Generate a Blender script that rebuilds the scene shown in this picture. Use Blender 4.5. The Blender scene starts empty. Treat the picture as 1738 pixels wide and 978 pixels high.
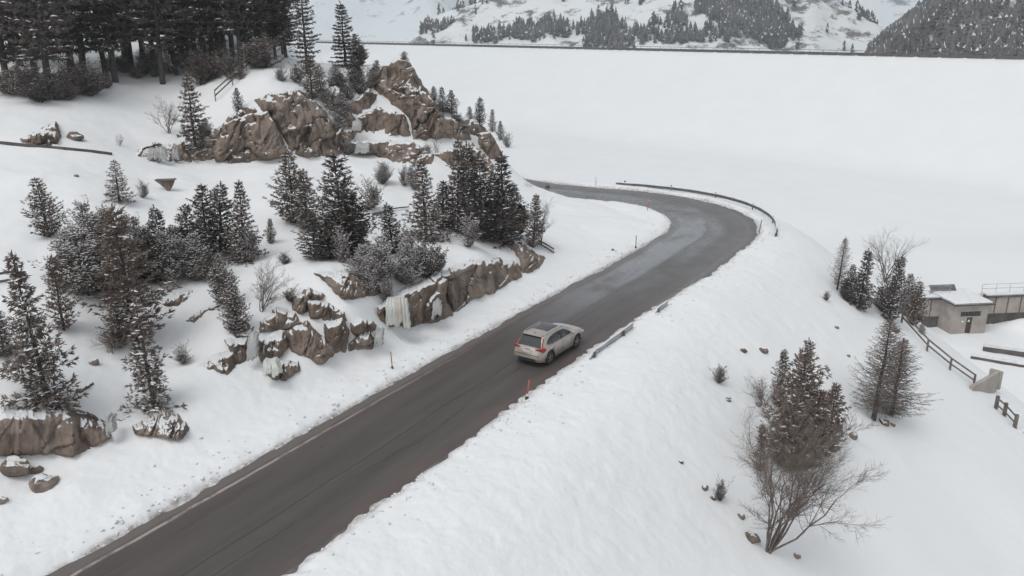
import bpy, math, random
import numpy as np
from mathutils import Vector, Matrix

# ------------------------------------------------------------------ camera, sky, sun, exposure
SC = bpy.context.scene
COL = SC.collection
FPX, PIT, CH = 1400.0, math.radians(17.5), 17.05
cam_d = bpy.data.cameras.new("camera")
cam = bpy.data.objects.new("camera", cam_d)
COL.objects.link(cam)
cam.location = (0, 0, CH)
cam.rotation_euler = (math.radians(90) - PIT, 0, 0)
cam_d.sensor_width = 36.0
cam_d.lens = 36.0 * FPX / 1738.0
cam_d.clip_start = 0.5
cam_d.clip_end = 20000
SC.camera = cam

SUN_EL, SUN_AZ = math.radians(62), math.radians(-135)   # high, thin overcast from behind left
world = bpy.data.worlds.new("World")
SC.world = world
world.use_nodes = True
wn, wl = world.node_tree.nodes, world.node_tree.links
wn.clear()
w_out = wn.new("ShaderNodeOutputWorld")
w_bg = wn.new("ShaderNodeBackground")
w_hs = wn.new("ShaderNodeHueSaturation")
w_sky = wn.new("ShaderNodeTexSky")
w_sky.sky_type = 'NISHITA'
w_sky.sun_disc = False
w_sky.sun_elevation = SUN_EL
w_sky.sun_rotation = SUN_AZ
w_sky.dust_density = 3.0
w_sky.air_density = 1.2
w_hs.inputs["Saturation"].default_value = 0.13
wl.new(w_sky.outputs[0], w_hs.inputs["Color"])
wl.new(w_hs.outputs[0], w_bg.inputs["Color"])
w_bg.inputs["Strength"].default_value = 0.15
wl.new(w_bg.outputs[0], w_out.inputs["Surface"])

sun_d = bpy.data.lights.new("sun", 'SUN')
sun_d.energy = 0.6
sun_d.angle = math.radians(25)
sun_d.color = (1.0, 0.955, 0.90)
sun = bpy.data.objects.new("sun", sun_d)
COL.objects.link(sun)
_sd = Vector((math.sin(SUN_AZ) * math.cos(SUN_EL), math.cos(SUN_AZ) * math.cos(SUN_EL), math.sin(SUN_EL)))
sun.rotation_euler = _sd.to_track_quat('Z', 'Y').to_euler()
sun.location = (0, 0, 100)

SC.view_settings.view_transform = 'Standard'
SC.view_settings.look = 'None'
SC.view_settings.gamma = 1.0
SC.view_settings.use_curve_mapping = False
SC.view_settings.exposure = -0.03
SC.render.engine = 'CYCLES'
SC.cycles.use_denoising = True
SC.cycles.max_bounces = 6
SC.cycles.diffuse_bounces = 3
SC.cycles.glossy_bounces = 3
SC.cycles.volume_bounces = 1

# ------------------------------------------------------------------ helpers
RNG = random.Random(7)
PI = math.pi
SP, CP = math.sin(PIT), math.cos(PIT)


def raydir(u, v):
    dx, dv = (u - 869.0) / FPX, (v - 489.0) / FPX
    return np.array([dx, CP - dv * SP, -SP - dv * CP])


def on_z(u, v, z=0.0):
    d = raydir(u, v)
    return np.array([0, 0, CH]) + d * ((z - CH) / d[2])


def on_y(u, v, y):
    d = raydir(u, v)
    return np.array([0, 0, CH]) + d * (y / d[1])


def hash3(ix, iy, iz, seed):
    h = (ix * 374761393 + iy * 668265263 + iz * 2147483647 + seed * 1274126177) & 0xffffffff
    h = ((h ^ (h >> 13)) * 1274126177) & 0xffffffff
    h = h ^ (h >> 16)
    return (h & 0xffffff) / float(0xffffff)


def noise3(x, y, z, seed=0):
    x, y, z = np.asarray(x, float), np.asarray(y, float), np.asarray(z, float)
    x, y, z = np.broadcast_arrays(x, y, z)
    ix, iy, iz = np.floor(x).astype(np.int64), np.floor(y).astype(np.int64), np.floor(z).astype(np.int64)
    fx, fy, fz = x - ix, y - iy, z - iz
    fx, fy, fz = [f * f * f * (f * (f * 6 - 15) + 10) for f in (fx, fy, fz)]
    r = 0
    for a in (0, 1):
        for b in (0, 1):
            for c in (0, 1):
                wgt = (fx if a else 1 - fx) * (fy if b else 1 - fy) * (fz if c else 1 - fz)
                r = r + wgt * hash3(ix + a, iy + b, iz + c, seed)
    return r * 2 - 1


def fbm(x, y, z=0.0, seed=0, octv=4, gain=0.5):
    s, a, f = 0, 1.0, 1.0
    for o in range(octv):
        s = s + a * noise3(np.asarray(x) * f + o * 17.3, np.asarray(y) * f - o * 9.1, np.asarray(z) * f, seed + o)
        a *= gain
        f *= 2.03
    return s


def sstep(a, b, x):
    t = np.clip((x - a) / (b - a), 0, 1)
    return t * t * (3 - 2 * t)


def smax(a, b, k):
    h = np.clip(0.5 + 0.5 * (a - b) / k, 0, 1)
    return b + (a - b) * h + k * h * (1 - h)


def tag(o, label=None, cat=None, group=None, kind=None):
    if label:
        o['label'] = label
    if cat:
        o['category'] = cat
    if group:
        o['group'] = group
    if kind:
        o['kind'] = kind
    return o


def mesh_from(name, V, F, mats, mi=None, smooth=False):
    me = bpy.data.meshes.new(name)
    V = np.asarray(V, dtype=np.float32)
    if isinstance(F, np.ndarray) and F.ndim == 2:
        n, k = F.shape
        me.vertices.add(len(V))
        me.vertices.foreach_set("co", V.ravel())
        me.loops.add(n * k)
        me.loops.foreach_set("vertex_index", F.astype(np.int32).ravel())
        me.polygons.add(n)
        me.polygons.foreach_set("loop_start", np.arange(0, n * k, k, dtype=np.int32))
        me.polygons.foreach_set("loop_total", np.full(n, k, dtype=np.int32))
        me.update(calc_edges=True)
    else:
        me.from_pydata([tuple(map(float, v)) for v in V], [], [tuple(int(i) for i in f) for f in F])
        me.update()
    for m in (mats if isinstance(mats, (list, tuple)) else [mats]):
        me.materials.append(m)
    if mi is not None:
        me.polygons.foreach_set("material_index", np.asarray(mi, dtype=np.int32))
    if smooth:
        me.polygons.foreach_set("use_smooth", np.ones(len(me.polygons), dtype=bool))
    me.update()
    return me


def link(name, me, parent=None, loc=None, rotz=0, scale=None):
    o = bpy.data.objects.new(name, me)
    COL.objects.link(o)
    if parent:
        o.parent = parent
    if loc is not None:
        o.location = tuple(map(float, loc))
    if rotz:
        o.rotation_euler = (0, 0, rotz)
    if scale is not None:
        o.scale = (scale,) * 3 if isinstance(scale, (int, float)) else tuple(scale)
    return o


def empty(name, loc, rotz=0):
    o = bpy.data.objects.new(name, None)
    COL.objects.link(o)
    o.location = tuple(map(float, loc))
    o.rotation_euler = (0, 0, rotz)
    o.empty_display_size = 0.3
    return o


class MB:
    """collects boxes, tubes, polygons into one mesh"""
    def __init__(s):
        s.V, s.F, s.M = [], [], []

    def add(s, V, F, m=0):
        b = len(s.V)
        s.V += [tuple(map(float, v)) for v in V]
        s.F += [tuple(b + i for i in f) for f in F]
        s.M += [m] * len(F)

    def box(s, c, size, rz=0, m=0, tilt=None):
        hx, hy, hz = size[0] / 2, size[1] / 2, size[2] / 2
        R = Matrix.Rotation(rz, 3, 'Z')
        if tilt is not None:
            R = R @ tilt
        V = [Vector(c) + R @ Vector((x * hx, y * hy, z * hz)) for x in (-1, 1) for y in (-1, 1) for z in (-1, 1)]
        s.add(V, [(0, 1, 3, 2), (4, 6, 7, 5), (0, 4, 5, 1), (2, 3, 7, 6), (0, 2, 6, 4), (1, 5, 7, 3)], m)

    def beam(s, a, b, w, h, m=0, up=(0, 0, 1)):
        a, b = Vector(a), Vector(b)
        d = (b - a).normalized()
        side = d.cross(Vector(up))
        if side.length < 1e-4:
            side = Vector((1, 0, 0))
        side.normalize()
        u = side.cross(d)
        V = []
        for p in (a, b):
            for sx, sz in ((-1, -1), (1, -1), (1, 1), (-1, 1)):
                V.append(p + side * sx * w / 2 + u * sz * h / 2)
        s.add(V, [(0, 3, 2, 1), (4, 5, 6, 7), (0, 1, 5, 4), (1, 2, 6, 5), (2, 3, 7, 6), (3, 0, 4, 7)], m)

    def tube(s, pts, rad, n=6, m=0, cap=True):
        pts = [Vector(p) for p in pts]
        if not hasattr(rad, '__len__'):
            rad = [rad] * len(pts)
        b0 = len(s.V)
        V, F = [], []
        for i, p in enumerate(pts):
            d = (pts[min(i + 1, len(pts) - 1)] - pts[max(i - 1, 0)])
            d = d.normalized() if d.length > 1e-9 else Vector((0, 0, 1))
            a = d.cross(Vector((0.3, 0.9, 0.1)))
            if a.length < 1e-3:
                a = d.cross(Vector((1, 0, 0)))
            a.normalize()
            c = d.cross(a)
            for k in range(n):
                t = 2 * PI * k / n
                V.append(p + (a * math.cos(t) + c * math.sin(t)) * rad[i])
        for i in range(len(pts) - 1):
            for k in range(n):
                F.append((i * n + k, i * n + (k + 1) % n, (i + 1) * n + (k + 1) % n, (i + 1) * n + k))
        if cap:
            F.append(tuple(range(n))[::-1])
            F.append(tuple((len(pts) - 1) * n + k for k in range(n)))
        s.add(V, F, m)

    def cyl(s, c, axis, r, h, n=24, m=0, r2=None):
        a = Vector(axis).normalized()
        s.tube([Vector(c) - a * h / 2, Vector(c) + a * h / 2], [r, r if r2 is None else r2], n, m)

    def mesh(s, name, mats, smooth=False):
        return mesh_from(name, s.V, s.F, mats, s.M, smooth)

    def build(s, name, mats, parent=None, smooth=False, loc=None):
        return link(name, s.mesh(name, mats, smooth), parent, loc)


# ------------------------------------------------------------------ materials
def new_mat(name, color=(0.5, 0.5, 0.5), rough=0.7, metal=0.0, spec=0.5):
    m = bpy.data.materials.new(name)
    m.use_nodes = True
    b = m.node_tree.nodes["Principled BSDF"]
    b.inputs["Base Color"].default_value = (*color, 1)
    b.inputs["Roughness"].default_value = rough
    b.inputs["Metallic"].default_value = metal
    b.inputs["Specular IOR Level"].default_value = spec
    return m, m.node_tree.nodes, m.node_tree.links, b


def varied(name, c1, c2, scale=3.0, rough=0.8, bump=0.0, bscale=20.0, metal=0.0, detail=5, lo=0.35, hi=0.65, spec=0.3):
    m, n, l, b = new_mat(name, c1, rough, metal, spec)
    tc = n.new("ShaderNodeTexCoord")
    tx = n.new("ShaderNodeTexNoise")
    tx.inputs["Scale"].default_value = scale
    tx.inputs["Detail"].default_value = detail
    rp = n.new("ShaderNodeValToRGB")
    rp.color_ramp.elements[0].position = lo
    rp.color_ramp.elements[1].position = hi
    rp.color_ramp.elements[0].color = (*c1, 1)
    rp.color_ramp.elements[1].color = (*c2, 1)
    l.new(tc.outputs["Object"], tx.inputs["Vector"])
    l.new(tx.outputs["Fac"], rp.inputs["Fac"])
    l.new(rp.outputs[0], b.inputs["Base Color"])
    if bump:
        t2 = n.new("ShaderNodeTexNoise")
        t2.inputs["Scale"].default_value = bscale
        t2.inputs["Detail"].default_value = 5
        l.new(tc.outputs["Object"], t2.inputs["Vector"])
        bp = n.new("ShaderNodeBump")
        bp.inputs["Strength"].default_value = bump
        bp.inputs["Distance"].default_value = 0.1
        l.new(t2.outputs["Fac"], bp.inputs["Height"])
        l.new(bp.outputs[0], b.inputs["Normal"])
    return m


SNOW_C = (0.80, 0.815, 0.825)


def snow_material():
    m, n, l, b = new_mat("snow", SNOW_C, 0.75, 0, 0.25)
    geo = n.new("ShaderNodeNewGeometry")
    # crust lumps and fine grain, stronger close to the road where the plough threw it (attribute "clods")
    at = n.new("ShaderNodeAttribute")
    at.attribute_name = "clods"
    n1 = n.new("ShaderNodeTexNoise"); n1.inputs["Scale"].default_value = 1.6; n1.inputs["Detail"].default_value = 6; n1.inputs["Roughness"].default_value = 0.55
    n2 = n.new("ShaderNodeTexNoise"); n2.inputs["Scale"].default_value = 4.0; n2.inputs["Detail"].default_value = 5
    l.new(geo.outputs["Position"], n1.inputs["Vector"])
    l.new(geo.outputs["Position"], n2.inputs["Vector"])
    mul = n.new("ShaderNodeMath"); mul.operation = 'MULTIPLY'
    l.new(n2.outputs["Fac"], mul.inputs[0]); l.new(at.outputs["Fac"], mul.inputs[1])
    add = n.new("ShaderNodeMath"); add.operation = 'MULTIPLY_ADD'
    l.new(n1.outputs["Fac"], add.inputs[0]); add.inputs[1].default_value = 0.25
    l.new(mul.outputs[0], add.inputs[2])
    bp = n.new("ShaderNodeBump"); bp.inputs["Strength"].default_value = 0.22; bp.inputs["Distance"].default_value = 0.09
    l.new(add.outputs[0], bp.inputs["Height"])
    l.new(bp.outputs[0], b.inputs["Normal"])
    # salt-and-grit stain right on the ploughed edge (attribute "dirt")
    ad = n.new("ShaderNodeAttribute"); ad.attribute_name = "dirt"
    n3 = n.new("ShaderNodeTexNoise"); n3.inputs["Scale"].default_value = 3.5; n3.inputs["Detail"].default_value = 7; n3.inputs["Roughness"].default_value = 0.7
    l.new(geo.outputs["Position"], n3.inputs["Vector"])
    r3 = n.new("ShaderNodeMapRange"); r3.inputs[1].default_value = 0.30; r3.inputs[2].default_value = 0.70
    l.new(n3.outputs["Fac"], r3.inputs[0])
    m3 = n.new("ShaderNodeMath"); m3.operation = 'MULTIPLY'; m3.use_clamp = True
    l.new(r3.outputs[0], m3.inputs[0]); l.new(ad.outputs["Fac"], m3.inputs[1])
    mix = n.new("ShaderNodeMixRGB")
    mix.inputs[1].default_value = (*SNOW_C, 1)
    mix.inputs[2].default_value = (0.24, 0.205, 0.185, 1)
    l.new(m3.outputs[0], mix.inputs[0])
    # faint broad tone differences of old and fresh snow
    n4 = n.new("ShaderNodeTexNoise"); n4.inputs["Scale"].default_value = 0.12; n4.inputs["Detail"].default_value = 5
    l.new(geo.outputs["Position"], n4.inputs["Vector"])
    r4 = n.new("ShaderNodeMapRange"); r4.inputs[1].default_value = 0.3; r4.inputs[2].default_value = 0.7; r4.inputs[3].default_value = 0.98; r4.inputs[4].default_value = 1.01
    l.new(n4.outputs["Fac"], r4.inputs[0])
    mm = n.new("ShaderNodeMixRGB"); mm.blend_type = 'MULTIPLY'; mm.inputs[0].default_value = 1
    l.new(mix.outputs[0], mm.inputs[1]); l.new(r4.outputs[0], mm.inputs[2])
    l.new(mm.outputs[0], b.inputs["Base Color"])
    return m


def rock_material(name="rock", thr=0.62, c1=(0.110, 0.088, 0.074), c2=(0.32, 0.265, 0.225), scale=0.55, snowy=True):
    m, n, l, b = new_mat(name, c1, 0.85, 0, 0.25)
    geo = n.new("ShaderNodeNewGeometry")
    mp = n.new("ShaderNodeMapping"); mp.inputs["Scale"].default_value = (1, 1, 0.35); mp.inputs["Rotation"].default_value = (0.2, 0.35, 0)
    l.new(geo.outputs["Position"], mp.inputs["Vector"])
    n1 = n.new("ShaderNodeTexNoise"); n1.inputs["Scale"].default_value = scale; n1.inputs["Detail"].default_value = 8; n1.inputs["Roughness"].default_value = 0.6
    l.new(mp.outputs[0], n1.inputs["Vector"])
    rp = n.new("ShaderNodeValToRGB")
    e = rp.color_ramp.elements
    e[0].position, e[1].position = 0.34, 0.68
    e[0].color = (*c1, 1); e[1].color = (*c2, 1)
    k = e.new(0.5); k.color = ((c1[0] + c2[0]) / 2 * 1.02, (c1[1] + c2[1]) / 2 * 0.97, (c1[2] + c2[2]) / 2 * 0.93, 1)
    l.new(n1.outputs["Fac"], rp.inputs["Fac"])
    # dark lichen and water streaks
    n5 = n.new("ShaderNodeTexNoise"); n5.inputs["Scale"].default_value = 1.4; n5.inputs["Detail"].default_value = 6
    l.new(mp.outputs[0], n5.inputs["Vector"])
    r5 = n.new("ShaderNodeMapRange"); r5.inputs[1].default_value = 0.53; r5.inputs[2].default_value = 0.66
    l.new(n5.outputs["Fac"], r5.inputs[0])
    mx = n.new("ShaderNodeMixRGB"); mx.blend_type = 'MULTIPLY'; mx.inputs[2].default_value = (0.50, 0.52, 0.55, 1)
    l.new(r5.outputs[0], mx.inputs[0]); l.new(rp.outputs[0], mx.inputs[1])
    bpn = n.new("ShaderNodeTexNoise"); bpn.inputs["Scale"].default_value = 2.4; bpn.inputs["Detail"].default_value = 8; bpn.inputs["Roughness"].default_value = 0.65
    l.new(mp.outputs[0], bpn.inputs["Vector"])
    bp = n.new("ShaderNodeBump"); bp.inputs["Strength"].default_value = 0.8; bp.inputs["Distance"].default_value = 0.25
    l.new(bpn.outputs["Fac"], bp.inputs["Height"])
    l.new(bp.outputs[0], b.inputs["Normal"])
    if snowy:
        sx = n.new("ShaderNodeSeparateXYZ")
        l.new(geo.outputs["Normal"], sx.inputs[0])
        n2 = n.new("ShaderNodeTexNoise"); n2.inputs["Scale"].default_value = 1.3; n2.inputs["Detail"].default_value = 7; n2.inputs["Roughness"].default_value = 0.7
        l.new(geo.outputs["Position"], n2.inputs["Vector"])
        ma = n.new("ShaderNodeMath"); ma.operation = 'MULTIPLY_ADD'; ma.inputs[1].default_value = 0.75
        l.new(n2.outputs["Fac"], ma.inputs[0]); l.new(sx.outputs["Z"], ma.inputs[2])
        mr = n.new("ShaderNodeMapRange"); mr.inputs[1].default_value = thr + 0.375 - 0.015; mr.inputs[2].default_value = thr + 0.375 + 0.03
        l.new(ma.outputs[0], mr.inputs[0])
        ms = n.new("ShaderNodeMixRGB"); ms.inputs[2].default_value = (*SNOW_C, 1)
        l.new(mr.outputs[0], ms.inputs[0]); l.new(mx.outputs[0], ms.inputs[1])
        l.new(ms.outputs[0], b.inputs["Base Color"])
    else:
        l.new(mx.outputs[0], b.inputs["Base Color"])
    return m


def road_material():
    m, n, l, b = new_mat("asphalt", (0.07, 0.065, 0.062), 0.6, 0, 0.4)
    uv = n.new("ShaderNodeUVMap"); uv.uv_map = "UVMap"
    sx = n.new("ShaderNodeSeparateXYZ"); l.new(uv.outputs[0], sx.inputs[0])   # x = metres from the middle (right positive), y = metres along
    mp = n.new("ShaderNodeMapping"); mp.inputs["Scale"].default_value = (1.1, 0.09, 1)
    l.new(uv.outputs[0], mp.inputs["Vector"])
    n1 = n.new("ShaderNodeTexNoise"); n1.inputs["Scale"].default_value = 1.0; n1.inputs["Detail"].default_value = 7; n1.inputs["Roughness"].default_value = 0.6
    l.new(mp.outputs[0], n1.inputs["Vector"])
    rp = n.new("ShaderNodeValToRGB"); e = rp.color_ramp.elements
    e[0].position, e[1].position = 0.30, 0.72
    e[0].color = (0.062, 0.053, 0.051, 1); e[1].color = (0.104, 0.090, 0.086, 1)
    l.new(n1.outputs["Fac"], rp.inputs["Fac"])

    def band(center, width, soft, src=None, wob=0.0):
        s = n.new("ShaderNodeMath"); s.operation = 'SUBTRACT'; s.inputs[1].default_value = center
        l.new(src or sx.outputs["X"], s.inputs[0])
        a = n.new("ShaderNodeMath"); a.operation = 'ABSOLUTE'; l.new(s.outputs[0], a.inputs[0])
        r = n.new("ShaderNodeMapRange"); r.inputs[1].default_value = width; r.inputs[2].default_value = width + soft
        r.inputs[3].default_value = 1; r.inputs[4].default_value = 0
        l.new(a.outputs[0], r.inputs[0])
        return r.outputs[0]

    def wob(amp, sc, seed):
        nn = n.new("ShaderNodeTexNoise"); nn.inputs["Scale"].default_value = sc; nn.inputs["Detail"].default_value = 4
        mq = n.new("ShaderNodeMapping"); mq.inputs["Location"].default_value = (seed, seed * 2, 0); l.new(uv.outputs[0], mq.inputs["Vector"])
        l.new(mq.outputs[0], nn.inputs["Vector"])
        q = n.new("ShaderNodeMath"); q.operation = 'MULTIPLY_ADD'; q.inputs[1].default_value = amp; q.inputs[2].default_value = 0
        l.new(nn.outputs["Fac"], q.inputs[0])
        z = n.new("ShaderNodeMath"); z.operation = 'ADD'; l.new(sx.outputs["X"], z.inputs[0]); l.new(q.outputs[0], z.inputs[1])
        return z.outputs[0]

    def mixc(base, fac, col, k=1.0):
        q = n.new("ShaderNodeMath"); q.operation = 'MULTIPLY'; q.inputs[1].default_value = k; q.use_clamp = True
        l.new(fac, q.inputs[0])
        mm = n.new("ShaderNodeMixRGB"); mm.inputs[2].default_value = (*col, 1)
        l.new(q.outputs[0], mm.inputs[0]); l.new(base, mm.inputs[1])
        return mm.outputs[0]

    def mulf(a_, b_):
        q = n.new("ShaderNodeMath"); q.operation = 'MULTIPLY'; l.new(a_, q.inputs[0]); l.new(b_, q.inputs[1]); return q.outputs[0]

    def nz(sc, lo, hi, seed, stretch=(1, 1)):
        mq = n.new("ShaderNodeMapping"); mq.inputs["Location"].default_value = (seed, -seed, 0); mq.inputs["Scale"].default_value = (*stretch, 1)
        l.new(uv.outputs[0], mq.inputs["Vector"])
        nn = n.new("ShaderNodeTexNoise"); nn.inputs["Scale"].default_value = sc; nn.inputs["Detail"].default_value = 6; nn.inputs["Roughness"].default_value = 0.65
        l.new(mq.outputs[0], nn.inputs["Vector"])
        r = n.new("ShaderNodeMapRange"); r.inputs[1].default_value = lo; r.inputs[2].default_value = hi
        l.new(nn.outputs["Fac"], r.inputs[0])
        return r.outputs[0]

    col = rp.outputs[0]
    near_r = n.new("ShaderNodeMapRange"); near_r.inputs[1].default_value = 12; near_r.inputs[2].default_value = 34; near_r.inputs[3].default_value = 1; near_r.inputs[4].default_value = 0
    l.new(sx.outputs["Y"], near_r.inputs[0])
    # reddish grit strips between the wheel tracks and beside the banks
    col = mixc(col, mulf(band(-2.6, 0.5, 0.9, wob(0.8, 0.15, 3)), nz(0.8, 0.3, 0.7, 5, (1, .3))), (0.105, 0.080, 0.072), 0.6)
    col = mixc(col, mulf(band(2.75, 0.15, 0.45, wob(0.5, 0.4, 9)), nz(1.0, 0.25, 0.6, 8, (1, .4))), (0.115, 0.088, 0.078), 0.9)
    # worn shoulder left of the edge line, lighter gravelly tone
    col = mixc(col, band(-3.75, 0.66, 0.10, wob(0.25, 0.8, 1)), (0.155, 0.135, 0.122), 0.75)
    # worn white edge line covered with salt
    col = mixc(col, mulf(band(-2.92, 0.045, 0.06, wob(0.16, 0.6, 2)), mulf(nz(1.6, 0.28, 0.55, 12), near_r.outputs[0])), (0.40, 0.365, 0.34), 0.85)
    # salt-dried light frost edge on the right
    col = mixc(col, mulf(band(3.35, 0.12, 0.2, wob(0.5, 0.7, 4)), nz(2.0, 0.35, 0.65, 17)), (0.27, 0.24, 0.225), 0.6)
    # tar seams: along the middle and a few wandering cracks
    col = mixc(col, band(0.25, 0.018, 0.03, wob(0.35, 0.25, 6)), (0.035, 0.032, 0.032), 0.85)
    col = mixc(col, mulf(band(1.75, 0.016, 0.03, wob(1.6, 0.22, 16)), nz(0.25, 0.45, 0.55, 26)), (0.035, 0.032, 0.032), 0.8)
    col = mixc(col, mulf(band(-1.6, 0.016, 0.03, wob(1.2, 0.3, 36)), nz(0.3, 0.5, 0.6, 46)), (0.035, 0.032, 0.032), 0.6)
    # damp film: patches, mostly in the bend (attribute along the road), lowers roughness
    ab = n.new("ShaderNodeMapRange"); ab.interpolation_type = 'SMOOTHSTEP'
    ab.inputs[1].default_value = 30; ab.inputs[2].default_value = 58; l.new(sx.outputs["Y"], ab.inputs[0])
    wet = mulf(ab.outputs[0], nz(0.34, 0.36, 0.62, 51, (1.0, 0.5)))
    lane = band(-0.7, 1.7, 0.8, wob(1.0, 0.2, 55))
    wet2 = mulf(wet, lane)
    q = n.new("ShaderNodeMath"); q.operation = 'MULTIPLY_ADD'; q.inputs[1].default_value = -0.26; q.inputs[2].default_value = 0.52; q.use_clamp = True
    l.new(wet2, q.inputs[0])
    q2 = n.new("ShaderNodeMath"); q2.operation = 'MULTIPLY_ADD'; q2.inputs[1].default_value = -0.10
    l.new(ab.outputs[0], q2.inputs[0]); l.new(q.outputs[0], q2.inputs[2])
    l.new(q2.outputs[0], b.inputs["Roughness"])
    # sky reflection of the wet bend painted in as a greyer asphalt colour
    col = mixc(col, mulf(ab.outputs[0], nz(0.5, 0.2, 0.8, 61)), (0.20, 0.196, 0.20), 0.75)
    # pale wet-road reflection painted into the inner lane's colour, with a darker edge line
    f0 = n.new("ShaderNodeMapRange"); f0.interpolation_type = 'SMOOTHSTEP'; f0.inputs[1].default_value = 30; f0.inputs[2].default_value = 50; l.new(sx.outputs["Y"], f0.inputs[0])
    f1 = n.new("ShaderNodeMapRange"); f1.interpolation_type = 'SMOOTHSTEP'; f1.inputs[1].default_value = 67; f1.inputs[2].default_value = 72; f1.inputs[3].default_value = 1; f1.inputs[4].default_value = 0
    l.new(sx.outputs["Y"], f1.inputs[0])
    sheen_tint = mulf(mulf(f0.outputs[0], f1.outputs[0]), mulf(band(-1.45, 1.0, 0.35, wob(0.7, 0.22, 77)), nz(0.5, 0.30, 0.50, 81, (1, .45))))
    col = mixc(col, sheen_tint, (0.31, 0.32, 0.34), 0.55)
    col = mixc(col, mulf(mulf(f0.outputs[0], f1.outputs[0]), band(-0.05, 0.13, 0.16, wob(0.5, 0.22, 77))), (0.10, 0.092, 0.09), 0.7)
    l.new(col, b.inputs["Base Color"])
    # grain
    n9 = n.new("ShaderNodeTexNoise"); n9.inputs["Scale"].default_value = 30; n9.inputs["Detail"].default_value = 3
    l.new(uv.outputs[0], n9.inputs["Vector"])
    bp = n.new("ShaderNodeBump"); bp.inputs["Strength"].default_value = 0.25; bp.inputs["Distance"].default_value = 0.01
    l.new(n9.outputs["Fac"], bp.inputs["Height"]); l.new(bp.outputs[0], b.inputs["Normal"])
    return m


M = {}
M['snow'] = snow_material()
M['rock'] = rock_material(thr=0.78)
M['rock_snowy'] = rock_material("rock_snowy", thr=0.62)
M['rock_bare'] = rock_material("rock_bare", thr=0.88)
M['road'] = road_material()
M['needles'] = varied("needles", (0.120, 0.098, 0.084), (0.235, 0.190, 0.163), 1.5, 0.9)
M['needles_dark'] = varied("needles_dark", (0.085, 0.074, 0.067), (0.165, 0.141, 0.126), 1.2, 0.9)
M['needles_brown'] = varied("needles_brown", (0.145, 0.112, 0.094), (0.24, 0.185, 0.155), 1.5, 0.9)
M['needles_far'] = varied("needles_far", (0.080, 0.073, 0.070), (0.16, 0.145, 0.14), 0.05, 0.9)
M['bark'] = varied("bark", (0.060, 0.050, 0.046), (0.12, 0.10, 0.092), 4.0, 0.9, 0.4, 12)
M['twig'] = varied("twig", (0.13, 0.105, 0.092), (0.21, 0.175, 0.155), 3.0, 0.9)
M['twig_dark'] = varied("twig_dark", (0.08, 0.066, 0.06), (0.14, 0.115, 0.10), 3.0, 0.9)
M['snow_pad'] = varied("snow_pad", (0.70, 0.71, 0.72), (0.80, 0.81, 0.82), 2.0, 0.8)
M['wood'] = varied("wood", (0.11, 0.092, 0.082), (0.21, 0.18, 0.16), 3.0, 0.85, 0.4, 15)
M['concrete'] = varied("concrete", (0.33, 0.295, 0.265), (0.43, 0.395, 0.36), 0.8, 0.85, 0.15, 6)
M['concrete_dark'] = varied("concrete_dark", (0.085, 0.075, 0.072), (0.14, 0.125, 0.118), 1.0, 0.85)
M['steel'] = varied("steel", (0.38, 0.39, 0.40), (0.50, 0.51, 0.52), 2.0, 0.45, 0, 1, 0.6)
M['steel_dark'] = varied("steel_dark", (0.13, 0.13, 0.135), (0.20, 0.20, 0.205), 2.0, 0.55, 0, 1, 0.4)
M['door'] = varied("door_paint", (0.07, 0.05, 0.045), (0.09, 0.065, 0.058), 3.0, 0.5)
M['dark_glass'] = new_mat("dark_glass", (0.03, 0.028, 0.028), 0.15)[0]
M['orange'] = new_mat("orange_paint", (0.50, 0.13, 0.07), 0.5)[0]
M['white_paint'] = new_mat("white_paint", (0.75, 0.75, 0.74), 0.5)[0]
M['black_paint'] = new_mat("black_paint", (0.03, 0.03, 0.03), 0.5)[0]
M['red_paint'] = new_mat("red_paint", (0.42, 0.06, 0.04), 0.5)[0]
_m, _n, _l, _b = new_mat("ice", (0.58, 0.60, 0.575), 0.22, 0, 0.5)
_b.inputs["Subsurface Weight"].default_value = 0.25
_b.inputs["Subsurface Radius"].default_value = (0.15, 0.2, 0.22)
M['ice'] = _m
_m2, _n2, _l2, _b2 = new_mat("ice_grey", (0.38, 0.385, 0.385), 0.25, 0, 0.5)
M['ice_grey'] = _m2
_m3, _n3, _l3, _b3 = new_mat("ice_tan", (0.50, 0.48, 0.43), 0.25, 0, 0.5)
M['ice_tan'] = _m3

# ------------------------------------------------------------------ road centre line
CP_ = [(-31.6, -12.), (-23.3, 2.), (-15.9, 14.4), (-8.3, 27.05), (-0.4, 40.25), (6.8, 52.0), (11.0, 58.6), (14.4, 64.4), (17.2, 69.6),
       (18.35, 74.6), (17.7, 79.4), (15.5, 83.0), (12.0, 85.9), (7.0, 88.2), (1.5, 91.6), (-3.5, 96.5), (-7.5, 103.), (-12., 114.), (-20, 135.), (-40, 180), (-90, 250)]


def catmull(P, n=14):
    P = [np.array(p, float) for p in P]
    P = [2 * P[0] - P[1]] + P + [2 * P[-1] - P[-2]]
    out = []
    for i in range(1, len(P) - 2):
        for k in range(n):
            t = k / n
            out.append(0.5 * ((2 * P[i]) + (-P[i - 1] + P[i + 1]) * t + (2 * P[i - 1] - 5 * P[i] + 4 * P[i + 1] - P[i + 2]) * t * t
                              + (-P[i - 1] + 3 * P[i] - 3 * P[i + 1] + P[i + 2]) * t ** 3))
    out.append(P[-2])
    return np.array(out)


CL = catmull(CP_, 10)
CLs = np.concatenate([[0], np.cumsum(np.hypot(*np.diff(CL, axis=0).T))])


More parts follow.
